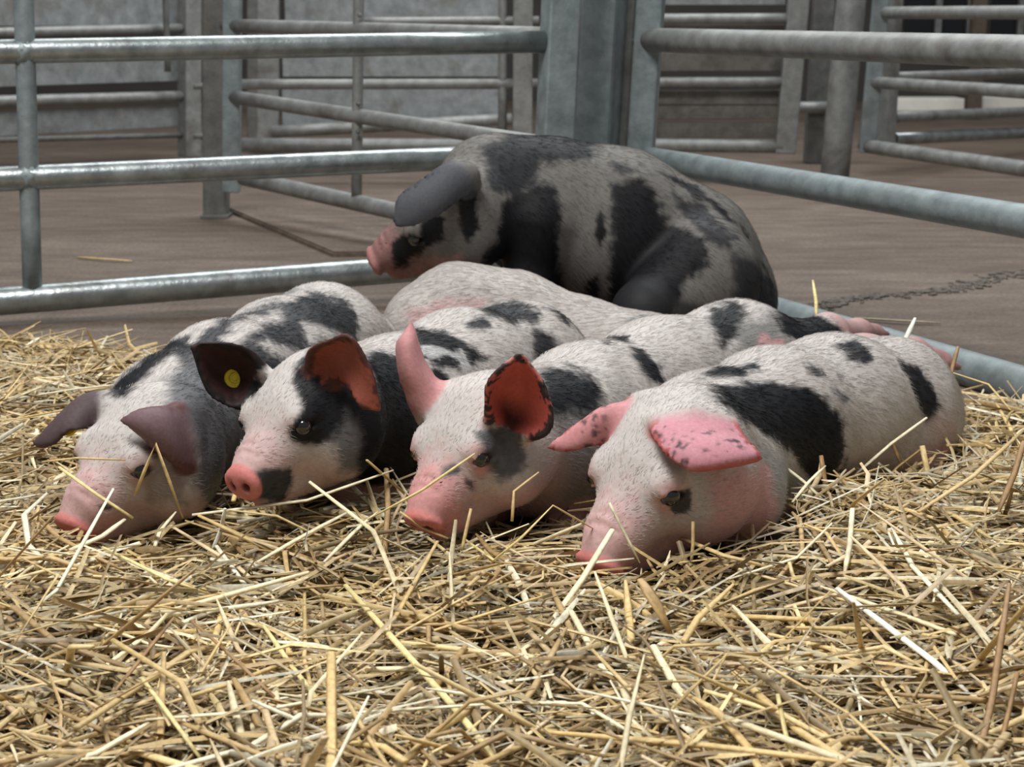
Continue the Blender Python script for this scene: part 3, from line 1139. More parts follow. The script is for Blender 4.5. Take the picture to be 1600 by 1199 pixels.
    for px, py, k, r, *fl in spec.get('tags', []):
        P, rad, nr, U, Vv = EC[k]
        x, y = project(P)
        i = np.argmin((x - px) ** 2 + (y - py) ** 2)
        nn = nr[i] * np.sign((CAM - P[i]) @ nr[i]) * (fl[0] if fl else 1)
        p = P[i] + nn * 0.0055
        bm = bmesh.new()
        q = Vector(nn).to_track_quat('Z', 'Y')
        prof = [(0, 0.003), (r * 0.28, 0.003), (r * 0.34, 0.0045), (r * 0.5, 0.0045), (r * 0.56, 0.0022), (r * 0.94, 0.0020), (r, 0.0008), (r, -0.0008), (r * 0.3, -0.001), (r * 0.25, -0.008), (0, -0.008)]
        prevr = None
        for rr, zz in prof:
            if rr == 0:
                row = [bm.verts.new(Vector(p - base) + q @ Vector((0, 0, zz)))]
            else:
                row = [bm.verts.new(Vector(p - base) + q @ Vector((rr * math.cos(t * math.tau / 28), rr * math.sin(t * math.tau / 28), zz))) for t in range(28)]
            if prevr:
                for t in range(28):
                    A = prevr[t % len(prevr)], prevr[(t + 1) % len(prevr)]
                    B = row[t % len(row)], row[(t + 1) % len(row)]
                    vs = [A[0]] + ([A[1]] if len(prevr) > 1 else []) + ([B[1]] if len(row) > 1 else []) + [B[0]]
                    bm.faces.new(vs)
            prevr = row
        tg = bm_obj('ear_tag', bm, M_TAG, ob)
        tag(tg, 'round yellow ear tag')
    # ------------------------------------------------ hair lying along the coat
    ar = 0.5 * np.linalg.norm(fn, axis=1)
    nh = spec.get('hairs', 30000)
    r3 = np.random.default_rng(11)
    fi = r3.choice(len(Q), nh, p=ar / ar.sum())
    w4 = r3.dirichlet((1, 1, 1, 1), nh)
    root = sum(V[Q[fi, k]] * w4[:, k:k + 1] for k in range(4))
    nn = sum(N[Q[fi, k]] * w4[:, k:k + 1] for k in range(4))
    cc = sum(C[Q[fi, k]] * w4[:, k:k + 1] for k in range(4))
    ew = earw[Q[fi, 0]]
    lx = loc[Q[fi, 0]]
    bald = (ew > 0.3) | ((lx[:, 0] > 0.140) & (np.abs(lx[:, 1]) < 0.04)) | (np.min([np.linalg.norm(root - c, axis=1) for c in eyes.values()], 0) < 0.016 * s)
    bald |= root[:, 2] < 0.04
    bald |= legd[Q[fi, 0]] < 0.008
    keep = ~bald
    root, nn, cc, lx = root[keep], nn[keep], cc[keep], lx[keep]
    body_dir = spine[-1][0] - spine[0][0]
    body_dir /= np.linalg.norm(body_dir)
    hw = sm(-0.08, 0.0, lx[:, 0])[:, None] * (np.linalg.norm(lx, axis=1) < 0.2)[:, None]
    flow = body_dir * (1 - hw) + (-hR[:, 0]) * hw + np.array([0, 0, -0.35])
    flow = flow + r3.normal(0, 0.13, flow.shape)
    flow -= nn * (flow * nn).sum(1, keepdims=True)
    flow /= np.linalg.norm(flow, axis=1, keepdims=True) + 1e-9
    ln = (0.012 * (1 - hw[:, 0]) + 0.007 * hw[:, 0]) * r3.uniform(0.6, 1.3, len(root))
    lift = r3.uniform(0.05, 0.20, len(root))[:, None]
    l3 = ln[:, None]
    P0 = root - nn * 0.0005
    P1 = root + (flow + nn * lift) * l3 * 0.5
    P2 = root + (flow + nn * lift * 0.55 + np.array([0, 0, -0.05])) * l3
    pts = np.stack([P0, P1, P2], 1)
    hc = bpy.data.hair_curves.new('fur')
    hc.add_curves([3] * len(root))
    hc.attributes['position'].data.foreach_set('vector', (pts - base).astype(np.float32).ravel())
    if 'radius' not in hc.attributes:
        hc.attributes.new('radius', 'FLOAT', 'POINT')
    hc.attributes['radius'].data.foreach_set('value', np.tile(np.array([0.00016, 0.00013, 0.00003], np.float32), len(root)))
    lum = cc.mean(1, keepdims=True)
    hair_col = np.where(lum > 0.2, np.clip(cc * 0.45 + white * 0.62, 0, 0.9), np.clip(cc * 1.05 + 0.001, 0, 0.9)) * r3.uniform(0.85, 1.15, (len(root), 1))
    ca_ = hc.attributes.new('coat', 'FLOAT_COLOR', 'POINT')
    ca_.data.foreach_set('color', np.repeat(np.concatenate([hair_col, np.ones((len(root), 1))], 1), 3, 0).astype(np.float32).ravel())
    hc.materials.append(M_FUR)
    fo = bpy.data.objects.new('fur', hc)
    COL.objects.link(fo)
    fo.parent = ob
    tag(fo, kind='stuff')
    FOOT.append(V)
    return ob


def lying_legs(side_r=0.045, reach=0.12, hind=True):
    def f(spine, hp, hR):
        n0, n1 = spine[0][0], spine[1][0]
        fw = n0 - n1
        fw[2] = 0
        fw /= np.linalg.norm(fw)
        sd = np.array([-fw[1], fw[0], 0])
        out = []
        for q in (-1, 1):
            a = n1 + sd * q * side_r + np.array([0, 0, -0.02])
            b = a + fw * reach * 0.35 + np.array([0, 0, 0])
            b[2] = 0.055
            c = b + fw * reach * 0.8
            c[2] = 0.040
            out.append([(*a, 0.034), (*b, 0.022), (*c, 0.0135)])
        if hind:
            m0, m1 = spine[-2][0], spine[-1][0]
            f2 = m0 - m1
            f2[2] = 0
            f2 /= np.linalg.norm(f2)
            s2 = np.array([-f2[1], f2[0], 0])
            for q in (-1, 1):
                a = m0 + s2 * q * 0.03 + np.array([0, 0, -0.015])
                b = a + f2 * 0.07 + s2 * q * 0.015
                b[2] = 0.06
                c = b - f2 * 0.06 + s2 * q * 0.01
                c[2] = 0.038
                d = c + f2 * 0.06
                d[2] = 0.036
                out.append([(*a, 0.045), (*b, 0.030), (*c, 0.018), (*d, 0.013)])
        return out
    return f


PIGS = []
GRP = 'piglets heaped together on the straw'

# --- far left piglet
PIGS.append(dict(
    name='piglet', scale=0.90, headY=1.53, cat='piglet', group=GRP,
    label='leftmost piglet, pale face, purple-grey ear flopped over its eye, mottled dark body',
    kp={'nose': (103, 823), 'leye': (230, 736), 'lear': (272, 668), 'rear': (160, 640)},
    prior=dict(yaw0=-0.85, pitch0=0.5),
    spine=[(275, 665, 1.66, 0.066), (350, 610, 1.79, 0.070), (440, 565, 1.96, 0.070), (505, 540, 2.12, 0.074), (553, 552, 2.19, 0.064)],
    legs=lying_legs(),
    ears=[dict(side=1, rows=[[(287, 650, 0.0), (292, 682, -0.005), (300, 722, -0.01)], [(258, 637, -0.02), (264, 676, -0.04), (280, 728, -0.035)], [(222, 641, -0.035), (230, 664, -0.05), (243, 700, -0.045)], [(188, 655, -0.04), (193, 659, -0.042), (201, 664, -0.042)]],
               front=(0.17, 0.105, 0.115), back=(0.22, 0.10, 0.10), rim=(0.13, 0.06, 0.06), rimw=0.07),
          dict(side=-1, rows=[[(170, 620, 0.0), (162, 638, -0.012), (150, 655, 0.0)], [(130, 619, -0.005), (130, 638, -0.02), (128, 668, -0.03)], [(94, 648, -0.015), (100, 658, -0.025), (106, 672, -0.035)], [(67, 677, -0.02), (76, 686, -0.025), (86, 692, -0.03)], [(50, 692, -0.02), (58, 696, -0.022), (68, 699, -0.024)]],
               front=(0.10, 0.07, 0.075), back=(0.09, 0.04, 0.035))],
    tags=[(104, 664, 1, 0.0085, -1)],
    pinkness=0.62, eye_pink=0.45, leg=(0.3, 0.18, 0.17),
    patches=[
        ([(265, 535), (330, 508), (400, 478), (445, 474), (480, 458), (520, 462), (550, 485), (560, 515), (562, 545), (540, 640), (420, 690), (330, 660), (290, 600)], (0.045, 0.045, 0.050), 'b', 8),
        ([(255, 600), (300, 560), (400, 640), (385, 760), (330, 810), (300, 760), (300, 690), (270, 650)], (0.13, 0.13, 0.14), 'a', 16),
        ([(160, 618), (205, 570), (268, 535), (285, 540), (230, 585), (195, 618)], 'd', 'a', 7),
        ([(348, 528), (372, 502), (432, 488), (446, 494), (402, 512), (372, 545)], 'w', 'b', 9),
        ([(300, 520), (318, 513), (318, 522), (298, 535)], 'w', 'b', 5),
        ([(468, 503), (500, 508), (548, 532), (500, 532), (482, 545)], 'w', 'b', 8),
        ([(400, 535), (440, 540), (490, 560), (470, 570), (420, 552)], 'w', 'b', 9),
        ([(452, 478), (468, 464), (500, 460), (535, 470), (556, 497), (558, 522), (520, 512), (480, 500)], (0.03, 0.033, 0.037), 'b', 6),
        (oval(443, 456, 22, 7), (0.2, 0.2, 0.2), 'b', 7),
        ([(600, 480), (640, 505), (640, 520), (610, 500)], (0.25, 0.25, 0.25), 'b', 6),
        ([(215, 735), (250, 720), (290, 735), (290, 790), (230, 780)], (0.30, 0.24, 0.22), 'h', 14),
        (oval(164, 793, 7, 6), 'd', 'h', 3),
    ]))

# --- second piglet
PIGS.append(dict(
    name='piglet', scale=0.88, headY=1.54, cat='piglet', group=GRP,
    label='second piglet from the left, white blaze on a black head, dark patch beside its snout',
    kp={'nose': (367, 764), 'leye': (489, 666), 'reye': (383, 657), 'lear': (508, 588), 'rear': (400, 596)},
    tilt=0.12, prior=dict(yaw0=-0.72, pitch0=0.35),
    spine=[(545, 665, 1.66, 0.072), (620, 640, 1.74, 0.073), (720, 592, 1.88, 0.074), (815, 572, 1.99, 0.072), (865, 592, 2.03, 0.062)],
    legs=lying_legs(0.04, 0.15),
    ears=[dict(side=1, cup=True, dy=-0.018, rows=[[(484, 580, 0.01), (497, 586, 0.01), (512, 592, 0.01)], [(486, 548, -0.012), (508, 566, 0.008), (530, 596, -0.004)], [(514, 534, -0.03), (532, 556, -0.012), (545, 606, -0.020)], [(547, 527, -0.038), (556, 568, -0.022), (556, 624, -0.032)], [(580, 582, -0.040), (576, 606, -0.034), (567, 638, -0.036)], [(592, 636, -0.038), (594, 640, -0.038), (590, 643, -0.038)]],
               front=(0.27, 0.075, 0.05), back=(0.05, 0.03, 0.03), rim=(0.09, 0.035, 0.03), rimw=0.06),
          dict(side=-1, cup=True, dy=-0.01, rows=[[(412, 578, 0.0), (402, 602, 0.012), (386, 632, 0.0)], [(386, 546, -0.008), (372, 586, 0.022), (366, 636, -0.006)], [(342, 537, -0.012), (338, 574, 0.012), (336, 622, -0.010)], [(312, 538, -0.012), (314, 562, -0.004), (320, 600, -0.010)], [(299, 541, -0.014), (302, 548, -0.013), (308, 560, -0.013)]],
               front=(0.05, 0.022, 0.02), back=(0.03, 0.025, 0.027), rim=(0.02, 0.015, 0.015), rimw=0.07)],
    tags=[(363, 592, 1, 0.0095)],
    pinkness=0.50, cheek_pink=0.18, eye_pink=0.10,
    patches=[
        ([(452, 600), (466, 566), (490, 540), (560, 560), (600, 640), (598, 700), (572, 745), (545, 720), (525, 690), (492, 694), (460, 684), (452, 674), (470, 640)], 'd', 'h', 7),
        ([(470, 640), (452, 682), (470, 690), (500, 690), (540, 690), (520, 640)], 'd', 'h', 5),
        ([(540, 560), (600, 548), (650, 556), (700, 590), (720, 660), (680, 780), (600, 800), (545, 780), (555, 700)], 'd', 'b', 7),
        ([(545, 690), (600, 680), (640, 790), (560, 780)], 'd', 'a', 9),
        ([(394, 760), (402, 738), (425, 727), (452, 736), (456, 758), (440, 785), (415, 790), (397, 780)], (0.05, 0.052, 0.056), 'h', 5),
        (oval(394, 606, 13, 18, 0.5), 'd', 'h', 5),
        ([(578, 560), (640, 550), (700, 600), (690, 700), (650, 810), (578, 810), (568, 730), (588, 660)], 'd', 'a', 7),
        ([(640, 510), (690, 516), (740, 540), (760, 560), (720, 580), (650, 560), (640, 530)], 'd', 'b', 6),
        ([(745, 480), (800, 470), (845, 488), (842, 504), (795, 506), (758, 494)], (0.03, 0.03, 0.033), 'b', 6),
        (oval(747, 507, 20, 10, -0.2), (0.04, 0.04, 0.045), 'b', 5),
        ([(830, 512), (860, 518), (884, 548), (870, 580), (835, 560)], (0.04, 0.04, 0.045), 'b', 8),
        ([(848, 478), (885, 490), (925, 520), (940, 545), (915, 528), (880, 500)], 'd', 'b', 4),
        ([(620, 548), (680, 540), (720, 552), (738, 580), (722, 578), (700, 556), (640, 556)], (0.5, 0.5, 0.5), 'b', 3),
        ([(560, 536), (630, 524), (640, 532), (560, 546)], 'w', 'b', 4),
        ([(540, 640), (565, 680), (560, 740), (530, 740), (515, 690)], (0.16, 0.155, 0.16), 'h', 12),
    ]))

# --- third piglet
def legs3(spine, hp, hR):
    out = lying_legs(0.042, 0.13, False)(spine, hp, hR)
    out.append([(*W(1235, 560, 2.02), 0.048), (*W(1292, 522, 2.10), 0.024), (*W(1340, 520, 2.17), 0.0155), (*W(1366, 521, 2.21), 0.0135)])
    out.append([(*W(1250, 600, 1.98), 0.045), (*W(1350, 560, 2.06), 0.028), (*W(1425, 551, 2.08), 0.0165), (*W(1470, 565, 2.10), 0.0145)])
    return out


PIGS.append(dict(
    name='piglet', scale=0.88, headY=1.50, cat='piglet', group=GRP,
    label='third piglet from the left, one pink ear pricked up, red cupped ear, grey eye patch',
    kp={'nose': (652, 818), 'leye': (760, 714), 'lear': (800, 652), 'rear': (672, 634)},
    prior=dict(yaw0=-0.75, pitch0=0.6),
    spine=[(845, 690, 1.60, 0.066), (915, 650, 1.71, 0.070), (1030, 602, 1.84, 0.070), (1150, 575, 1.95, 0.074), (1232, 586, 2.0, 0.066)],
    legs=legs3,
    ears=[dict(side=1, cup=True, dy=-0.028, rows=[[(766, 660, 0.0), (794, 670, 0.012), (826, 682, 0.0)], [(760, 628, -0.022), (800, 642, 0.012), (858, 674, -0.020)], [(762, 600, -0.030), (806, 612, 0.004), (862, 640, -0.026)], [(780, 577, -0.030), (812, 585, -0.006), (848, 598, -0.026)], [(806, 556, -0.030), (814, 556, -0.025), (826, 564, -0.026)]],
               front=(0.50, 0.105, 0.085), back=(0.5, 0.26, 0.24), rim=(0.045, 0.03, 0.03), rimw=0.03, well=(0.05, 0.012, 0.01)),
          dict(side=-1, rows=[[(661, 658, 0.0), (676, 634, -0.014), (690, 610, 0.0)], [(640, 627, 0.0), (662, 612, -0.022), (684, 598, 0.004)], [(624, 582, 0.0), (645, 577, -0.024), (664, 568, 0.008)], [(621, 540, 0.0), (638, 540, -0.018), (653, 540, 0.008)], [(633, 523, 0.0), (641, 521, -0.006), (648, 524, 0.005)], [(641, 506, 0.0), (642, 506, 0.0), (643, 507, 0.0)]],
               front=(0.56, 0.27, 0.27), back=(0.45, 0.14, 0.12), rim=(0.42, 0.17, 0.17), rimw=0.05)],
    pinkness=0.95, cheek_pink=0.45, eye_pink=0.8,
    patches=[
        ([(838, 580), (890, 572), (930, 590), (952, 632), (930, 668), (880, 668), (850, 640)], 'd', 'a', 9),
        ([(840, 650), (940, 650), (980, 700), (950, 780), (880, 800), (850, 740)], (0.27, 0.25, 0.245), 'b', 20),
        ([(742, 672), (780, 664), (815, 680), (822, 710), (814, 742), (782, 762), (766, 735), (752, 705)], (0.085, 0.085, 0.088), 'h', 8),
        (oval(706, 736, 15, 9, -0.2), (0.11, 0.10, 0.10), 'h', 6),
        (oval(733, 756, 6, 14, -0.6), (0.12, 0.09, 0.09), 'h', 4),
        ([(980, 540), (1008, 545), (1036, 572), (1040, 604), (1016, 596), (996, 566)], 'd', 'b', 6),
        ([(940, 530), (985, 522), (980, 532), (946, 536)], 'd', 'b', 4),
        ([(1105, 480), (1150, 472), (1168, 490), (1152, 530), (1128, 545), (1114, 515)], 'd', 'b', 8),
        ([(1160, 500), (1215, 490), (1240, 560), (1170, 580), (1150, 540)], (0.24, 0.235, 0.225), 'b', 14),
        ([(1208, 482), (1262, 480), (1320, 515), (1330, 560), (1262, 545), (1225, 525)], 'd', 'b', 8),
        ([(1150, 575), (1180, 545), (1192, 515), (1205, 530), (1224, 528), (1228, 575)], (0.60, 0.34, 0.34), 'b', 3),
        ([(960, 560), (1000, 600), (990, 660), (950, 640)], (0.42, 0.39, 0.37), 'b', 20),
    ]))

# --- fourth piglet
PIGS.append(dict(
    name='piglet', scale=1.0, headY=1.46, cat='piglet', group=GRP,
    label='rightmost piglet, both pink ears freckled black, big black shoulder patch on a white body',
    kp={'nose': (922, 884), 'leye': (1064, 780), 'lear': (1092, 672), 'rear': (962, 660)},
    prior=dict(yaw0=-0.95, pitch0=0.6),
    spine=[(1110, 705, 1.58, 0.070), (1205, 660, 1.66, 0.070), (1300, 640, 1.74, 0.074), (1390, 638, 1.82, 0.072), (1418, 652, 1.84, 0.058)],
    bulge=[((1150, 775, 1.50), (0.045, 0.045, 0.045))],
    legs=lying_legs(0.045, 0.12),
    ears=[dict(side=1, square=True, rows=[[(1024, 655, 0.0), (1082, 649, -0.004), (1138, 660, 0.004)], [(1025, 684, -0.030), (1088, 676, -0.032), (1158, 680, -0.014)], [(1044, 711, -0.050), (1104, 700, -0.052), (1176, 699, -0.028)], [(1072, 731, -0.060), (1122, 722, -0.060), (1188, 713, -0.036)], [(1082, 733, -0.054), (1128, 727, -0.052), (1184, 718, -0.030)], [(1092, 729, -0.044), (1130, 724, -0.042), (1172, 718, -0.026)]],
               front=(0.60, 0.275, 0.32), back=(0.42, 0.10, 0.10), rim=(0.45, 0.12, 0.12), rimw=0.04, endrim=0.62, spots=3),
          dict(side=-1, rows=[[(1004, 640, 0.0), (986, 660, -0.012), (966, 700, 0.0)], [(950, 636, -0.004), (946, 654, -0.018), (944, 694, -0.006)], [(908, 660, -0.008), (914, 674, -0.018), (920, 696, -0.018)], [(876, 684, -0.010), (886, 693, -0.016), (894, 703, -0.018)], [(857, 698, -0.012), (860, 700, -0.014), (866, 703, -0.014)]],
               front=(0.58, 0.26, 0.27), back=(0.40, 0.09, 0.08), rim=(0.42, 0.11, 0.10), rimw=0.05, spots=5)],
    pinkness=0.6, cheek_pink=0.62, eye_pink=0.7,
    patches=[
        ([(1108, 606), (1160, 598), (1240, 598), (1292, 620), (1320, 668), (1322, 712), (1304, 765), (1266, 756), (1240, 716), (1205, 684), (1170, 664), (1138, 640)], 'd', 'a', 6),
        ([(1086, 592), (1120, 572), (1180, 566), (1192, 580), (1130, 592)], 'd', 'b', 5),
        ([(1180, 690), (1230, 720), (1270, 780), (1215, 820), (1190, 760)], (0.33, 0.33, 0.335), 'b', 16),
        ([(1298, 536), (1338, 530), (1368, 558), (1352, 568), (1326, 562)], (0.03, 0.03, 0.034), 'b', 4),
        ([(1404, 564), (1440, 576), (1464, 618), (1462, 658), (1446, 664), (1428, 612)], (0.02, 0.02, 0.024), 'b', 4),
        ([(1256, 572), (1292, 580), (1290, 586), (1266, 582)], (0.06, 0.06, 0.065), 'b', 4),
        ([(1308, 586), (1338, 600), (1330, 604)], (0.08, 0.08, 0.085), 'b', 4),
        ([(1298, 600), (1326, 622), (1318, 630)], (0.16, 0.16, 0.165), 'b', 5),
        ([(1046, 776), (1076, 764), (1080, 800), (1056, 806), (1044, 795)], (0.06, 0.058, 0.06), 'h', 3),
        ([(1450, 660), (1490, 640), (1500, 700), (1460, 740)], (0.55, 0.42, 0.40), 'b', 14),
        ([(1120, 735), (1200, 730), (1210, 800), (1160, 850), (1110, 840)], (0.64, 0.36, 0.36), 'a', 18),
    ]))

# --- white piglet lying across behind the heap
PIGS.append(dict(
    name='piglet', scale=0.84, headY=2.22, cat='piglet', group=GRP,
    label='all white piglet lying crosswise behind the others, only its back showing',
    kp={'nose': (1205, 640), 'leye': (1130, 610), 'poll': (1090, 560)},
    prior=dict(yaw0=1.15, pitch0=0.2),
    spine=[(1010, 568, 2.24, 0.060), (910, 548, 2.28, 0.066), (800, 512, 2.30, 0.072), (715, 502, 2.30, 0.074), (662, 512, 2.28, 0.056)],
    legs=lying_legs(0.035, 0.10), tail=False,
    ears=[dict(side=1, mirror=True, rows=[[(1090, 560, 0.0), (1100, 566, -0.01), (1110, 575, 0.0)], [(1080, 580, -0.01), (1092, 588, -0.02), (1104, 596, -0.01)], [(1082, 604, -0.015), (1088, 606, -0.018), (1094, 608, -0.015)]],
               front=(0.56, 0.27, 0.27), back=(0.4, 0.1, 0.1))],
    patches=[([(640, 490), (680, 470), (755, 470), (750, 500), (700, 520), (655, 520)], (0.62, 0.40, 0.40), 'b', 12),
             ([(980, 500), (1030, 492), (1020, 500), (985, 506)], 'g', 'b', 6)]))

# --- the pig sitting up behind
def legs_big(spine, hp, hR):
    out = []
    for q in (-1, 1):
        dy = 0.055 * q
        out.append([(*W(838, 350, 2.53 + dy), 0.062), (*W(826, 430, 2.52 + dy), 0.034), (*W(818, 500, 2.50 + dy), 0.022), (*W(810, 522, 2.49 + dy), 0.018)])
        out.append([(*W(1090, 440, 2.56 + dy * 1.5), 0.095), (*W(1010, 490, 2.50 + dy * 2.0), 0.048), (*W(1070, 515, 2.52 + dy * 2.0), 0.024), (*W(985, 524, 2.50 + dy * 2.0), 0.017)])
    return out


PIGS.append(dict(
    name='pig', scale=1.1, tilt=0.1, headY=2.45, cat='pig', h=0.0034,
    label='larger black and grey spotted pig sitting up behind the piglets, facing left',
    kp={'nose': (578, 410), 'poll': (718, 262), 'leye': (648, 382), 'chin': (648, 436)},
    prior=dict(yaw0=-1.30, pitch0=0.35),
    spine=[(770, 300, 2.53, 0.078), (850, 326, 2.55, 0.104), (955, 362, 2.57, 0.124), (1060, 420, 2.58, 0.124), (1110, 470, 2.58, 0.104)],
    legs=legs_big, white=(0.165, 0.155, 0.142), dark=(0.009, 0.009, 0.011),  # white coat darkened, and belly pink cut, to paint in shade
    ears=[dict(side=1, mirror=True, rows=[[(714, 254, 0.0), (735, 270, -0.012), (744, 292, 0.0)], [(690, 259, -0.018), (708, 284, -0.034), (722, 308, -0.022)], [(652, 285, -0.03), (672, 312, -0.046), (690, 332, -0.036)], [(623, 308, -0.036), (637, 333, -0.046), (658, 348, -0.042)], [(615, 334, -0.038), (618, 350, -0.042), (630, 357, -0.042)]],
               front=(0.085, 0.088, 0.10), back=(0.08, 0.05, 0.05), rim=(0.06, 0.06, 0.07), rimw=0.06)],
    belly=0.05, bare=(0.30, 0.135, 0.13), pinkness=0.8, cheek_pink=0.10, eye_pink=0.0, disc=(0.40, 0.19, 0.18), leg=(0.02, 0.02, 0.022), hairs=26000,
    patches=[
        ([(755, 228), (800, 205), (915, 205), (940, 240), (895, 252), (845, 258), (832, 290), (805, 312), (765, 290)], (0.022, 0.023, 0.025), 'a', 8),
        ([(785, 322), (830, 285), (865, 292), (882, 330), (870, 380), (880, 440), (885, 500), (770, 500), (756, 400), (775, 372)], 'd', 'a', 7),
        ([(955, 290), (1000, 278), (1022, 300), (1042, 350), (1072, 358), (1104, 372), (1102, 420), (1072, 442), (1045, 500), (945, 500), (956, 370)], 'd', 'a', 7),
        ([(1052, 303), (1100, 318), (1150, 372), (1140, 392), (1110, 382), (1062, 334)], (0.03, 0.03, 0.033), 'a', 7),
        ([(952, 250), (1002, 262), (988, 272), (960, 264)], (0.04, 0.04, 0.042), 'a', 6),
        ([(1140, 388), (1180, 408), (1212, 450), (1230, 500), (1152, 500), (1148, 430)], (0.035, 0.035, 0.038), 'a', 9),
        ([(1030, 270), (1090, 290), (1170, 370), (1150, 350), (1080, 300)], 'd', 'a', 4),
        ([(1190, 405), (1216, 460), (1206, 452)], 'd', 'a', 4),
        ([(912, 440), (935, 430), (938, 490), (918, 490)], 'd', 'a', 6),
        ([(930, 370), (938, 330), (945, 370), (938, 385)], 'd', 'a', 4),
        ([(612, 378), (640, 364), (664, 372), (656, 400), (642, 418), (616, 418)], 'd', 'h', 5),
        ([(652, 342), (690, 340), (692, 376), (664, 386)], 'd', 'a', 4),
        ([(716, 300), (748, 300), (746, 360), (732, 376), (716, 345)], 'd', 'a', 5),
        ([(640, 408), (720, 400), (722, 420), (640, 440)], (0.35, 0.2, 0.18), 'h', 8),
    ]))

for sp_ in PIGS:
    make_pig(sp_['name'], sp_)

# ------------------------------------------------------------------ straw
gx0, gy0, gs = -1.6, 0.6, 0.01
GW, GH = 320, 240
foot_lo = np.full((GW, GH), 9.0)
foot_hi = np.full((GW, GH), -9.0)
for V in FOOT:
    i = np.clip(((V[:, 0] - gx0) / gs).astype(int), 0, GW - 1)
    j = np.clip(((V[:, 1] - gy0) / gs).astype(int), 0, GH - 1)
    np.minimum.at(foot_lo, (i, j), V[:, 2])
    np.maximum.at(foot_hi, (i, j), V[:, 2])


def bed_h(x, y):
    """height of the straw surface"""
    x = np.asarray(x, float)
    y = np.asarray(y, float)
    h = 0.046 + 0.012 * np.sin(x * 7.1 + 1.3) * np.sin(y * 8.3 + 0.4) + 0.008 * np.sin(x * 17 + y * 11) + 0.006 * np.sin(x * 31 - y * 23 + 2)
    h = h + 0.034 * np.exp(-(((x - 0.40) / 0.20) ** 2 + ((y - 1.54) / 0.10) ** 2))         # heap against the right piglet
    h = h + 0.016 * np.exp(-(((x + 0.60) / 0.25) ** 2 + ((y - 1.9) / 0.3) ** 2))
    h = h + 0.026 * np.exp(-(((x - 0.10) / 0.12) ** 2 + ((y - 1.335) / 0.06) ** 2))          # straw nosed up by the right piglet
    edge = np.where(x < 0, 2.42 + 0.05 * np.sin(x * 6), 2.30 - 0.42 * np.clip(x, 0, 1.0) + 0.02 * np.sin(x * 13))
    return h * np.clip((edge - y) / 0.16, 0, 1) ** 0.6


def in_pig(x, y, z):
    i = ((x - gx0) / gs).astype(int)
    j = ((y - gy0) / gs).astype(int)
    ok = (i >= 0) & (i < GW) & (j >= 0) & (j < GH)
    i, j = np.clip(i, 0, GW - 1), np.clip(j, 0, GH - 1)
    return ok & (foot_hi[i, j] > z - 0.01) & (foot_lo[i, j] < z + 0.02)


# the packed bed under the loose straw
nx, ny = 150, 110
xs = np.linspace(-1.35, 1.25, nx)
ys = np.linspace(0.62, 2.46, ny)
X, Y = np.meshgrid(xs, ys, indexing='ij')
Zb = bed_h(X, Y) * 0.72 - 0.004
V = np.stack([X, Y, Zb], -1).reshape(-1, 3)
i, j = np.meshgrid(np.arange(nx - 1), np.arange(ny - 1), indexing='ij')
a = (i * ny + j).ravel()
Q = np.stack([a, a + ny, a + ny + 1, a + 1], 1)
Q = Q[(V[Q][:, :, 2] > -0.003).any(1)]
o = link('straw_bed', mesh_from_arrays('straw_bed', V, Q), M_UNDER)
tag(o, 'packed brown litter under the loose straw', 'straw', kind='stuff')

PAL = np.array([[0.78, 0.60, 0.30], [0.68, 0.49, 0.21], [0.84, 0.72, 0.46], [0.55, 0.38, 0.17], [0.87, 0.80, 0.60], [0.40, 0.26, 0.11], [0.62, 0.46, 0.25], [0.74, 0.58, 0.36]])
PW = np.array([0.17, 0.17, 0.13, 0.15, 0.07, 0.13, 0.11, 0.07])


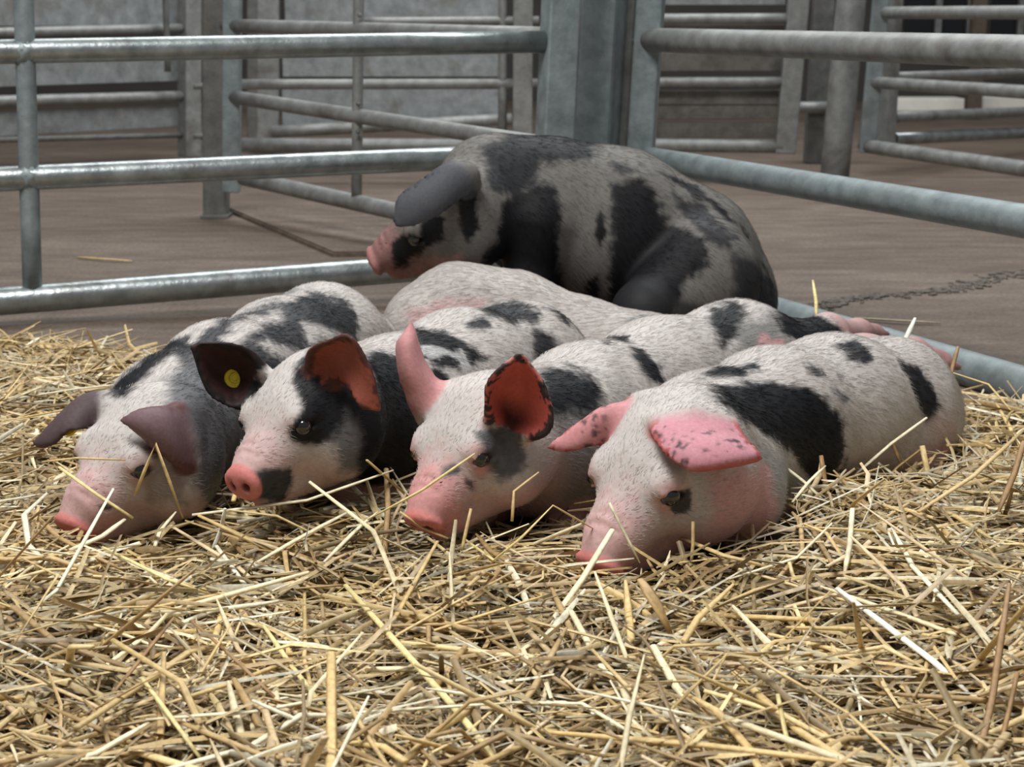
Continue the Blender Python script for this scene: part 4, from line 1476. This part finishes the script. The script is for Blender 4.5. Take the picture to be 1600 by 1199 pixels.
def straw_mass(name, n, x0, x1, y0, y1, lmin, lmax, wmin, wmax, tilt_s, depth, label, seed):
    r = np.random.default_rng(seed)
    m = int(n * 1.5)
    x = r.uniform(x0, x1, m)
    y = r.uniform(y0, y1, m)
    L = lmin + (lmax - lmin) * r.beta(1.3, 2.6, m)
    wd = wmin + (wmax - wmin) * r.beta(1.2, 2.0, m)
    yaw = r.uniform(0, 2 * math.pi, m)
    tilt = r.normal(0, tilt_s, m)
    tall = r.random(m) < 0.03
    tilt = np.where(tall, r.uniform(0.3, 0.85, m) * np.sign(tilt), tilt)
    d = np.stack([np.cos(yaw) * np.cos(tilt), np.sin(yaw) * np.cos(tilt), np.sin(tilt)], 1)
    h = bed_h(x, y)
    c = np.stack([x, y, h * 0.72 + r.uniform(-0.002, depth, m) * np.clip(h / 0.03, 0, 1)], 1)
    side = np.stack([-np.sin(yaw), np.cos(yaw), np.zeros(m)], 1)
    roll = r.normal(0, 0.5, m)
    upv = np.cross(d, side)
    sv = side * np.cos(roll)[:, None] + upv * np.sin(roll)[:, None]
    uv = -side * np.sin(roll)[:, None] + upv * np.cos(roll)[:, None]
    K = 4
    t = np.linspace(-0.5, 0.5, K)
    P = c[:, None] + d[:, None] * (L[:, None] * t[None])[..., None]
    kink = r.normal(0, 0.05, (m, 2)) * L[:, None]
    kink = np.where(r.random((m, 1)) < 0.25, kink * 2.6, kink)
    P[:, 0] += (side * kink[:, :1] + upv * np.abs(kink[:, 1:]) * -0.5)
    P[:, 3] += (side * kink[:, 1:] * 0.8 + upv * -np.abs(kink[:, :1]) * 0.5)
    # nothing sinks under the floor, nothing passes through an animal
    P[:, :, 2] = np.maximum(P[:, :, 2], 0.004)
    edge_ok = bed_h(P[:, :, 0], P[:, :, 1]).max(1) > 0.003
    hit = np.stack([in_pig(P[:, k, 0], P[:, k, 1], P[:, k, 2]) for k in range(K)], 1)
    ok = edge_ok & (hit.sum(1) <= 1) & ~(hit[:, 1] | hit[:, 2]) & (h > 0.004)
    sel = np.where(ok)[0][:n]
    P, sv, uv, wd, L = P[sel], sv[sel], uv[sel], wd[sel], L[sel]
    m = len(sel)
    taper = np.stack([r.uniform(0.35, 1, m), np.ones(m), np.ones(m), r.uniform(0.2, 0.9, m)], 1)
    hw = (wd[:, None] * 0.5 * taper)[..., None]
    lft = P - sv[:, None] * hw - uv[:, None] * hw * 0.35
    rgt = P + sv[:, None] * hw - uv[:, None] * hw * 0.35
    mid = P + uv[:, None] * hw * 0.55
    Vt = np.stack([lft, mid, rgt], 2).reshape(-1, 3)              # m,K,3
    base = (np.arange(m) * K * 3)[:, None]
    qs = []
    for k in range(K - 1):
        for s_ in range(2):
            q0 = k * 3 + s_
            qs.append(base + np.array([q0, q0 + 3, q0 + 4, q0 + 1])[None])
    Qs = np.concatenate(qs)
    col = PAL[r.choice(len(PAL), m, p=PW)] * r.uniform(0.48, 1.08, (m, 1))
    old = np.sin(P[:, 1, 0] * 13 + 1) * np.sin(P[:, 1, 1] * 15) + np.sin(P[:, 1, 0] * 29 + P[:, 1, 1] * 23)
    col = col * (0.92 + 0.12 * old[:, None])
    low = np.clip((P[:, 1, 2] - bed_h(P[:, 1, 0], P[:, 1, 1]) * 0.72) / max(depth, 1e-3), 0, 1)
    colv = np.repeat(np.clip(col, 0, 0.95), K * 3, 0)
    me = mesh_from_arrays(name, Vt, Qs)
    at = me.attributes.new('tint', 'FLOAT_COLOR', 'POINT')
    at.data.foreach_set('color', np.concatenate([colv, np.ones((len(colv), 1))], 1).astype(np.float32).ravel())
    ob = link(name, me, M_STRAW)
    tag(ob, label, 'straw', kind='stuff')
    return ob


straw_mass('loose_straw', 24000, -1.3, 1.2, 0.75, 2.45, 0.03, 0.24, 0.0016, 0.0064, 0.17, 0.036, 'golden loose straw covering the pen floor around the piglets', 1)
straw_mass('straw_chaff', 16000, -1.2, 1.1, 0.80, 2.45, 0.008, 0.06, 0.0008, 0.0022, 0.30, 0.034, 'fine broken chaff scattered through the straw', 2)

straw_mass('straw_leaves', 1500, -1.2, 1.1, 0.78, 2.4, 0.03, 0.13, 0.005, 0.0095, 0.22, 0.034, 'flat broken straw leaves mixed into the loose straw', 3)

# single stalks: closed flattened tubes
def stalk_mesh(P, w, col, seed=0, flat=0.55, seg=6):
    P = np.array(P, float)
    r = np.random.default_rng(seed)
    n = 2 * (len(P) - 1) + 1 if len(P) < 4 else len(P)
    t = np.linspace(0, 1, n)
    cur = np.stack([np.interp(t * (len(P) - 1), np.arange(len(P)), P[:, k]) for k in range(3)], 1)
    tan = np.gradient(cur, axis=0)
    tan /= np.linalg.norm(tan, axis=1, keepdims=True)
    ref = np.array([0, 0, 1.0]) if abs(tan[:, 2]).mean() < 0.8 else np.array([0, -1.0, 0])
    sd = np.cross(tan, ref)
    sd /= np.linalg.norm(sd, axis=1, keepdims=True)
    un = np.cross(sd, tan)
    V = []
    tp = np.ones(n)
    tp[0], tp[-1] = r.uniform(0.5, 0.95), r.uniform(0.3, 0.9)
    for k in range(n):
        for s_ in range(seg):
            a = s_ * math.tau / seg
            V.append(cur[k] + (sd[k] * math.cos(a) + un[k] * math.sin(a) * flat) * w * 0.5 * tp[k])
    Qs = []
    for k in range(n - 1):
        for s_ in range(seg):
            Qs.append((k * seg + s_, k * seg + (s_ + 1) % seg, (k + 1) * seg + (s_ + 1) % seg, (k + 1) * seg + s_))
    c0 = np.array(P[0])
    V = np.array(V) - c0
    e0 = tuple(range(seg))[::-1]
    e1 = tuple((n - 1) * seg + s_ for s_ in range(seg))
    me = bpy.data.meshes.new('straw_stalk')
    me.from_pydata([tuple(v) for v in V], [], Qs + [e0, e1])
    me.polygons.foreach_set('use_smooth', np.ones(len(me.polygons), bool))
    at = me.attributes.new('tint', 'FLOAT_COLOR', 'POINT')
    cv = np.clip(np.array(col)[None] * r.uniform(0.92, 1.08, (len(V), 1)), 0, 0.95)
    at.data.foreach_set('color', np.concatenate([cv, np.ones((len(V), 1))], 1).astype(np.float32).ravel())
    return me, c0


YEL, PALE, TAN, BRN, WHT = (0.80, 0.66, 0.30), (0.86, 0.78, 0.54), (0.66, 0.48, 0.22), (0.34, 0.20, 0.085), (0.92, 0.89, 0.78)


def stalk(P, w, col, label, name='straw_stalk', group=None, seed=0, flat=0.55):
    me, c0 = stalk_mesh(P, w, col, seed, flat)
    o = link(name, me, M_STRAW, None, c0)
    return tag(o, label, 'straw', group)


def onbed(px, py, up=0.012):
    """a point a little above the straw surface on this line of sight"""
    z = 0.05
    for _ in range(6):
        p = G(px, py, z)
        z = float(bed_h(p[0], p[1])) + up
    return G(px, py, z)


TRACED = [
    ([(540, 915), (705, 1100), (785, 1199)], 13, YEL, 'broad yellow stalk running down through the middle foreground', (0.03, 0.012, 0.01)),
    ([(412, 978), (455, 1040), (503, 1102)], 9, YEL, 'yellow stalk left of the broad middle one, pointing down right', (0.025, 0.014, 0.01)),
    ([(228, 1125), (400, 1112), (640, 1068)], 9, PALE, 'long pale stalk lying across the left foreground', (0.02, 0.022, 0.02)),
    ([(500, 1118), (650, 1108), (810, 1098)], 8, PALE, 'pale level stalk crossing under the broad middle one', (0.016, 0.016, 0.016)),
    ([(60, 1202), (150, 1178), (232, 1130)], 13, PALE, 'thick pale stalk at the lower left edge', (0.014, 0.018, 0.018)),
    ([(222, 1060), (268, 1122), (312, 1184)], 8, YEL, 'bright yellow stalk crossing the long pale one at left', (0.028, 0.026, 0.012)),
    ([(1308, 920), (1460, 1035), (1512, 1082)], 14, WHT, 'brightest whitish stalk slanting across the right foreground', (0.03, 0.02, 0.01)),
    ([(925, 1015), (1010, 1105), (1140, 1202)], 9, TAN, 'long tan stalk right of centre running off the bottom', (0.024, 0.014, 0.012)),
    ([(1577, 912), (1550, 1095), (1525, 1199)], 11, BRN, 'dark brown stalk standing up at the right edge', (0.075, 0.03, 0.008)),
    ([(1590, 1050), (1578, 1105), (1563, 1165)], 8, BRN, 'short brown stalk beside the tall brown one at right', (0.045, 0.025, 0.01)),
    ([(1182, 1030), (1325, 1115), (1420, 1202)], 8, TAN, 'tan stalk bending down at lower right', (0.03, 0.016, 0.012)),
    ([(0, 1000), (170, 950), (250, 948), (322, 958)], 6, TAN, 'thin bent stalk arching over the left foreground', (0.02, 0.03, 0.03, 0.02)),
    ([(272, 965), (228, 1020), (178, 1082)], 8, BRN, 'dull brown stalk leaning left in the left foreground', (0.035, 0.02, 0.012)),
    ([(298, 970), (345, 1010), (442, 1102)], 7, BRN, 'thin brown stalk slanting right in the left foreground', (0.028, 0.02, 0.012)),
    ([(800, 895), (700, 948), (625, 990), (550, 1050)], 7, TAN, 'long tan stalk slanting up towards the third piglet', (0.028, 0.025, 0.02, 0.012)),
    ([(1215, 1085), (1226, 1140), (1242, 1202)], 8, YEL, 'yellow stalk standing near the bottom right of centre', (0.035, 0.02, 0.01)),
    ([(800, 1098), (910, 1100), (1002, 1155)], 9, PALE, 'pale stalk with a kink at the bottom centre', (0.016, 0.018, 0.012)),
    ([(1282, 1010), (1400, 1060), (1500, 1040), (1600, 1010)], 5, TAN, 'thin wavy stalk at right under the whitish one', (0.014, 0.016, 0.016, 0.014)),
    ([(1445, 862), (1500, 855), (1560, 905)], 5, BRN, 'thin dark bent stalk near the right edge', (0.03, 0.04, 0.02)),
    ([(160, 855), (260, 905), (330, 930)], 8, YEL, 'yellow stalk below the leftmost piglet\'s snout', (0.03, 0.02, 0.012)),
    ([(30, 870), (90, 900), (20, 1010)], 5, TAN, 'folded thin stalk at the far left edge', (0.03, 0.04, 0.012)),
    ([(110, 860), (160, 838), (195, 812)], 11, PALE, 'pale stalk lying against the leftmost piglet\'s snout', (0.014, 0.024, 0.036)),
    ([(240, 860), (250, 830), (275, 800)], 8, PALE, 'pale stalk leaning on the leftmost piglet\'s chin', (0.012, 0.024, 0.04)),
    ([(330, 865), (345, 830), (352, 795)], 7, WHT, 'whitish stalk standing below the second piglet\'s snout', (0.01, 0.03, 0.055)),
    ([(400, 880), (470, 840), (545, 800)], 10, PALE, 'pale stalk lying below the second piglet\'s chin', (0.012, 0.02, 0.03)),
    ([(500, 885), (555, 830), (590, 800)], 9, PALE, 'second pale stalk sloping up between the two middle piglets', (0.012, 0.025, 0.04)),
    ([(725, 842), (772, 876), (815, 840), (864, 790)], 7, YEL, 'yellow stalk folded in a V in front of the third piglet', (0.02, 0.012, 0.03, 0.06)),
    ([(864, 790), (895, 808), (926, 826)], 6, TAN, 'tan stalk joining the V stalk to the rightmost piglet\'s snout', (0.06, 0.05, 0.04)),
    ([(625, 800), (660, 825), (700, 842)], 7, TAN, 'tan stalk lying just under the third piglet\'s snout', (0.045, 0.03, 0.02)),
    ([(1050, 835), (1130, 868), (1215, 890)], 10, TAN, 'tan stalk under the rightmost piglet\'s cheek', (0.03, 0.022, 0.015)),
    ([(1140, 905), (1245, 872), (1300, 818)], 7, PALE, 'pale bent stalk right of the rightmost piglet\'s cheek', (0.012, 0.025, 0.05)),
    ([(1332, 795), (1328, 850), (1318, 905)], 9, PALE, 'pale stalk standing in the straw right of the rightmost piglet', (0.05, 0.03, 0.01)),
    ([(1000, 905), (1026, 945), (1048, 990)], 22, (0.50, 0.33, 0.14), 'broad brown leaf blade lying below the rightmost piglet', (0.04, 0.03, 0.012)),
    ([(1435, 800), (1520, 745), (1600, 672)], 9, TAN, 'tan stalk sloping up at the right edge below the gate rail', (0.02, 0.03, 0.05)),
    ([(1560, 800), (1585, 740), (1600, 690)], 10, BRN, 'brown stalk leaning at the right edge above the straw', (0.02, 0.04, 0.06)),
]
for k, (px, wpx, col, lab, ups) in enumerate(TRACED):
    P = [onbed(p[0], p[1], u + 0.007) for p, u in zip(px, ups)]
    dist = np.linalg.norm(np.mean(P, 0) - CAM)
    stalk(P, wpx * dist / FPX, col, lab, seed=k, flat=0.25 if wpx > 20 else 0.5,
          name='straw_leaf' if wpx > 20 else 'straw_stalk')

# stalks lying on or standing against the animals: depth given
ONPIG = [
    ([(957, 828, 1.33), (910, 905, 1.29), (844, 997, 1.235)], 13, PALE, 'wide pale stalk leaning below the rightmost piglet\'s snout'),
    ([(300, 805, 1.44), (480, 782, 1.46), (615, 735, 1.47)], 8, PALE, 'long pale stalk curving under the second piglet\'s chin'),
    ([(575, 812, 1.40), (660, 766, 1.385), (742, 709, 1.385)], 8, YEL, 'yellow stalk slanting up across the third piglet\'s muzzle'),
    ([(210, 775, 1.42), (243, 694, 1.42), (286, 810, 1.42)], 6, TAN, 'thin tan stalk folded to a peak before the leftmost piglet\'s eye'),
    ([(66, 722, 1.44), (120, 716, 1.43), (196, 719, 1.43)], 6, TAN, 'thin level stalk across the leftmost piglet\'s forehead'),
    ([(92, 730, 1.43), (150, 772, 1.41), (208, 810, 1.41)], 8, YEL, 'yellow stalk slanting down across the leftmost piglet\'s muzzle'),
    ([(1382, 612, 1.70), (1391, 684, 1.68), (1412, 735, 1.665)], 6, BRN, 'thin brown stalk standing before the rightmost piglet\'s flank'),
    ([(1448, 653, 1.68), (1393, 693, 1.655), (1325, 752, 1.635)], 7, PALE, 'pale stalk sloping over the rightmost piglet\'s flank'),
    ([(1224, 728, 1.53), (1255, 752, 1.52), (1290, 785, 1.51)], 8, PALE, 'short pale stalk poking up beside the black shoulder patch'),
    ([(1283, 712, 1.57), (1288, 750, 1.56), (1298, 790, 1.55)], 9, BRN, 'short brown stub standing beside the black shoulder patch'),
    ([(1441, 697, 1.66), (1452, 750, 1.64), (1456, 812, 1.62)], 10, TAN, 'tan blade standing before the rightmost piglet\'s rump'),
    ([(1238, 785, 1.49), (1265, 752, 1.52), (1290, 728, 1.54)], 7, PALE, 'pale stalk leaning right against the black shoulder patch'),
    ([(1430, 497, 2.02), (1414, 532, 2.00), (1408, 548, 1.99)], 9, WHT, 'short white stalk sticking up behind the rightmost piglet\'s rump'),
    ([(1270, 438, 2.20), (1275, 470, 2.16), (1276, 500, 2.14)], 6, YEL, 'thin yellow stalk sticking up behind the third piglet\'s rump'),
    ([(1497, 542, 2.05), (1488, 575, 2.03), (1482, 608, 2.01)], 7, BRN, 'brown stalk standing by the pink hind foot on the right'),
    ([(736, 795, 1.385), (726, 840, 1.375), (722, 860, 1.37)], 6, TAN, 'thin stalk standing before the third piglet\'s cheek'),
    ([(842, 738, 1.40), (803, 768, 1.39), (800, 815, 1.38)], 6, TAN, 'bent thin stalk before the third piglet\'s jaw'),
    ([(952, 786, 1.33), (970, 822, 1.325), (1000, 880, 1.32)], 5, PALE, 'thin pale stalk across the rightmost piglet\'s muzzle'),
    ([(1083, 815, 1.37), (1083, 850, 1.365), (1080, 880, 1.36)], 6, TAN, 'thin upright stalk before the rightmost piglet\'s cheek'),
]
for k, (pts, wpx, col, lab) in enumerate(ONPIG):
    P = [W(*p) for p in pts]
    stalk(P, wpx * np.mean([p[2] for p in pts]) / FPX, col, lab, seed=100 + k)

for k, (a_, b_, lab) in enumerate((((122, 402), (206, 408), 'tan straw wisp lying alone on the concrete behind the left gate rail'),
                                     ((1335, 497), (1470, 505), 'pale straw wisp lying on the concrete right of the piglets\' rumps'))):
    stalk([G(*a_, 0.004), (G(*a_, 0.006) + G(*b_, 0.006)) / 2, G(*b_, 0.004)], 0.007, TAN if k == 0 else (0.45, 0.36, 0.26), lab, seed=200 + k)

# further single stalks strewn on top, none told from the next
r5 = np.random.default_rng(21)
cnt = 0
while cnt < 210:
    px, py = r5.uniform(-40, 1640), r5.uniform(650, 1230) if r5.random() < 0.9 else r5.uniform(540, 660)
    p = onbed(px, py, 0.016)
    if p[1] > 2.3 or bed_h(p[0], p[1]) < 0.02:
        continue
    L = r5.uniform(0.07, 0.24)
    yaw = r5.uniform(0, math.tau)
    tl = r5.normal(0, 0.16) if r5.random() < 0.8 else r5.uniform(0.25, 0.8)
    d = np.array([math.cos(yaw) * math.cos(tl), math.sin(yaw) * math.cos(tl), math.sin(tl)])
    sd = np.array([-math.sin(yaw), math.cos(yaw), 0])
    P = [p - d * L / 2 + sd * r5.normal(0, 0.012), p + sd * 0.0, p + d * L / 2 + sd * r5.normal(0, 0.014)]
    if r5.random() < 0.35:
        P.insert(2, p + d * L * 0.2 + np.array([0, 0, r5.uniform(0.004, 0.014)]))
    P = np.array(P)
    P[:, 2] = np.maximum(P[:, 2], bed_h(P[:, 0], P[:, 1]) * 0.72 + 0.002)
    if in_pig(P[:, 0], P[:, 1], P[:, 2]).any():
        continue
    stalk(P, r5.uniform(0.0028, 0.0072), PAL[r5.choice(len(PAL), p=PW)] * r5.uniform(0.85, 1.15),
          'loose golden stalk strewn on top of the straw, like many around it', group='loose stalks strewn on the straw', seed=300 + cnt)
    cnt += 1
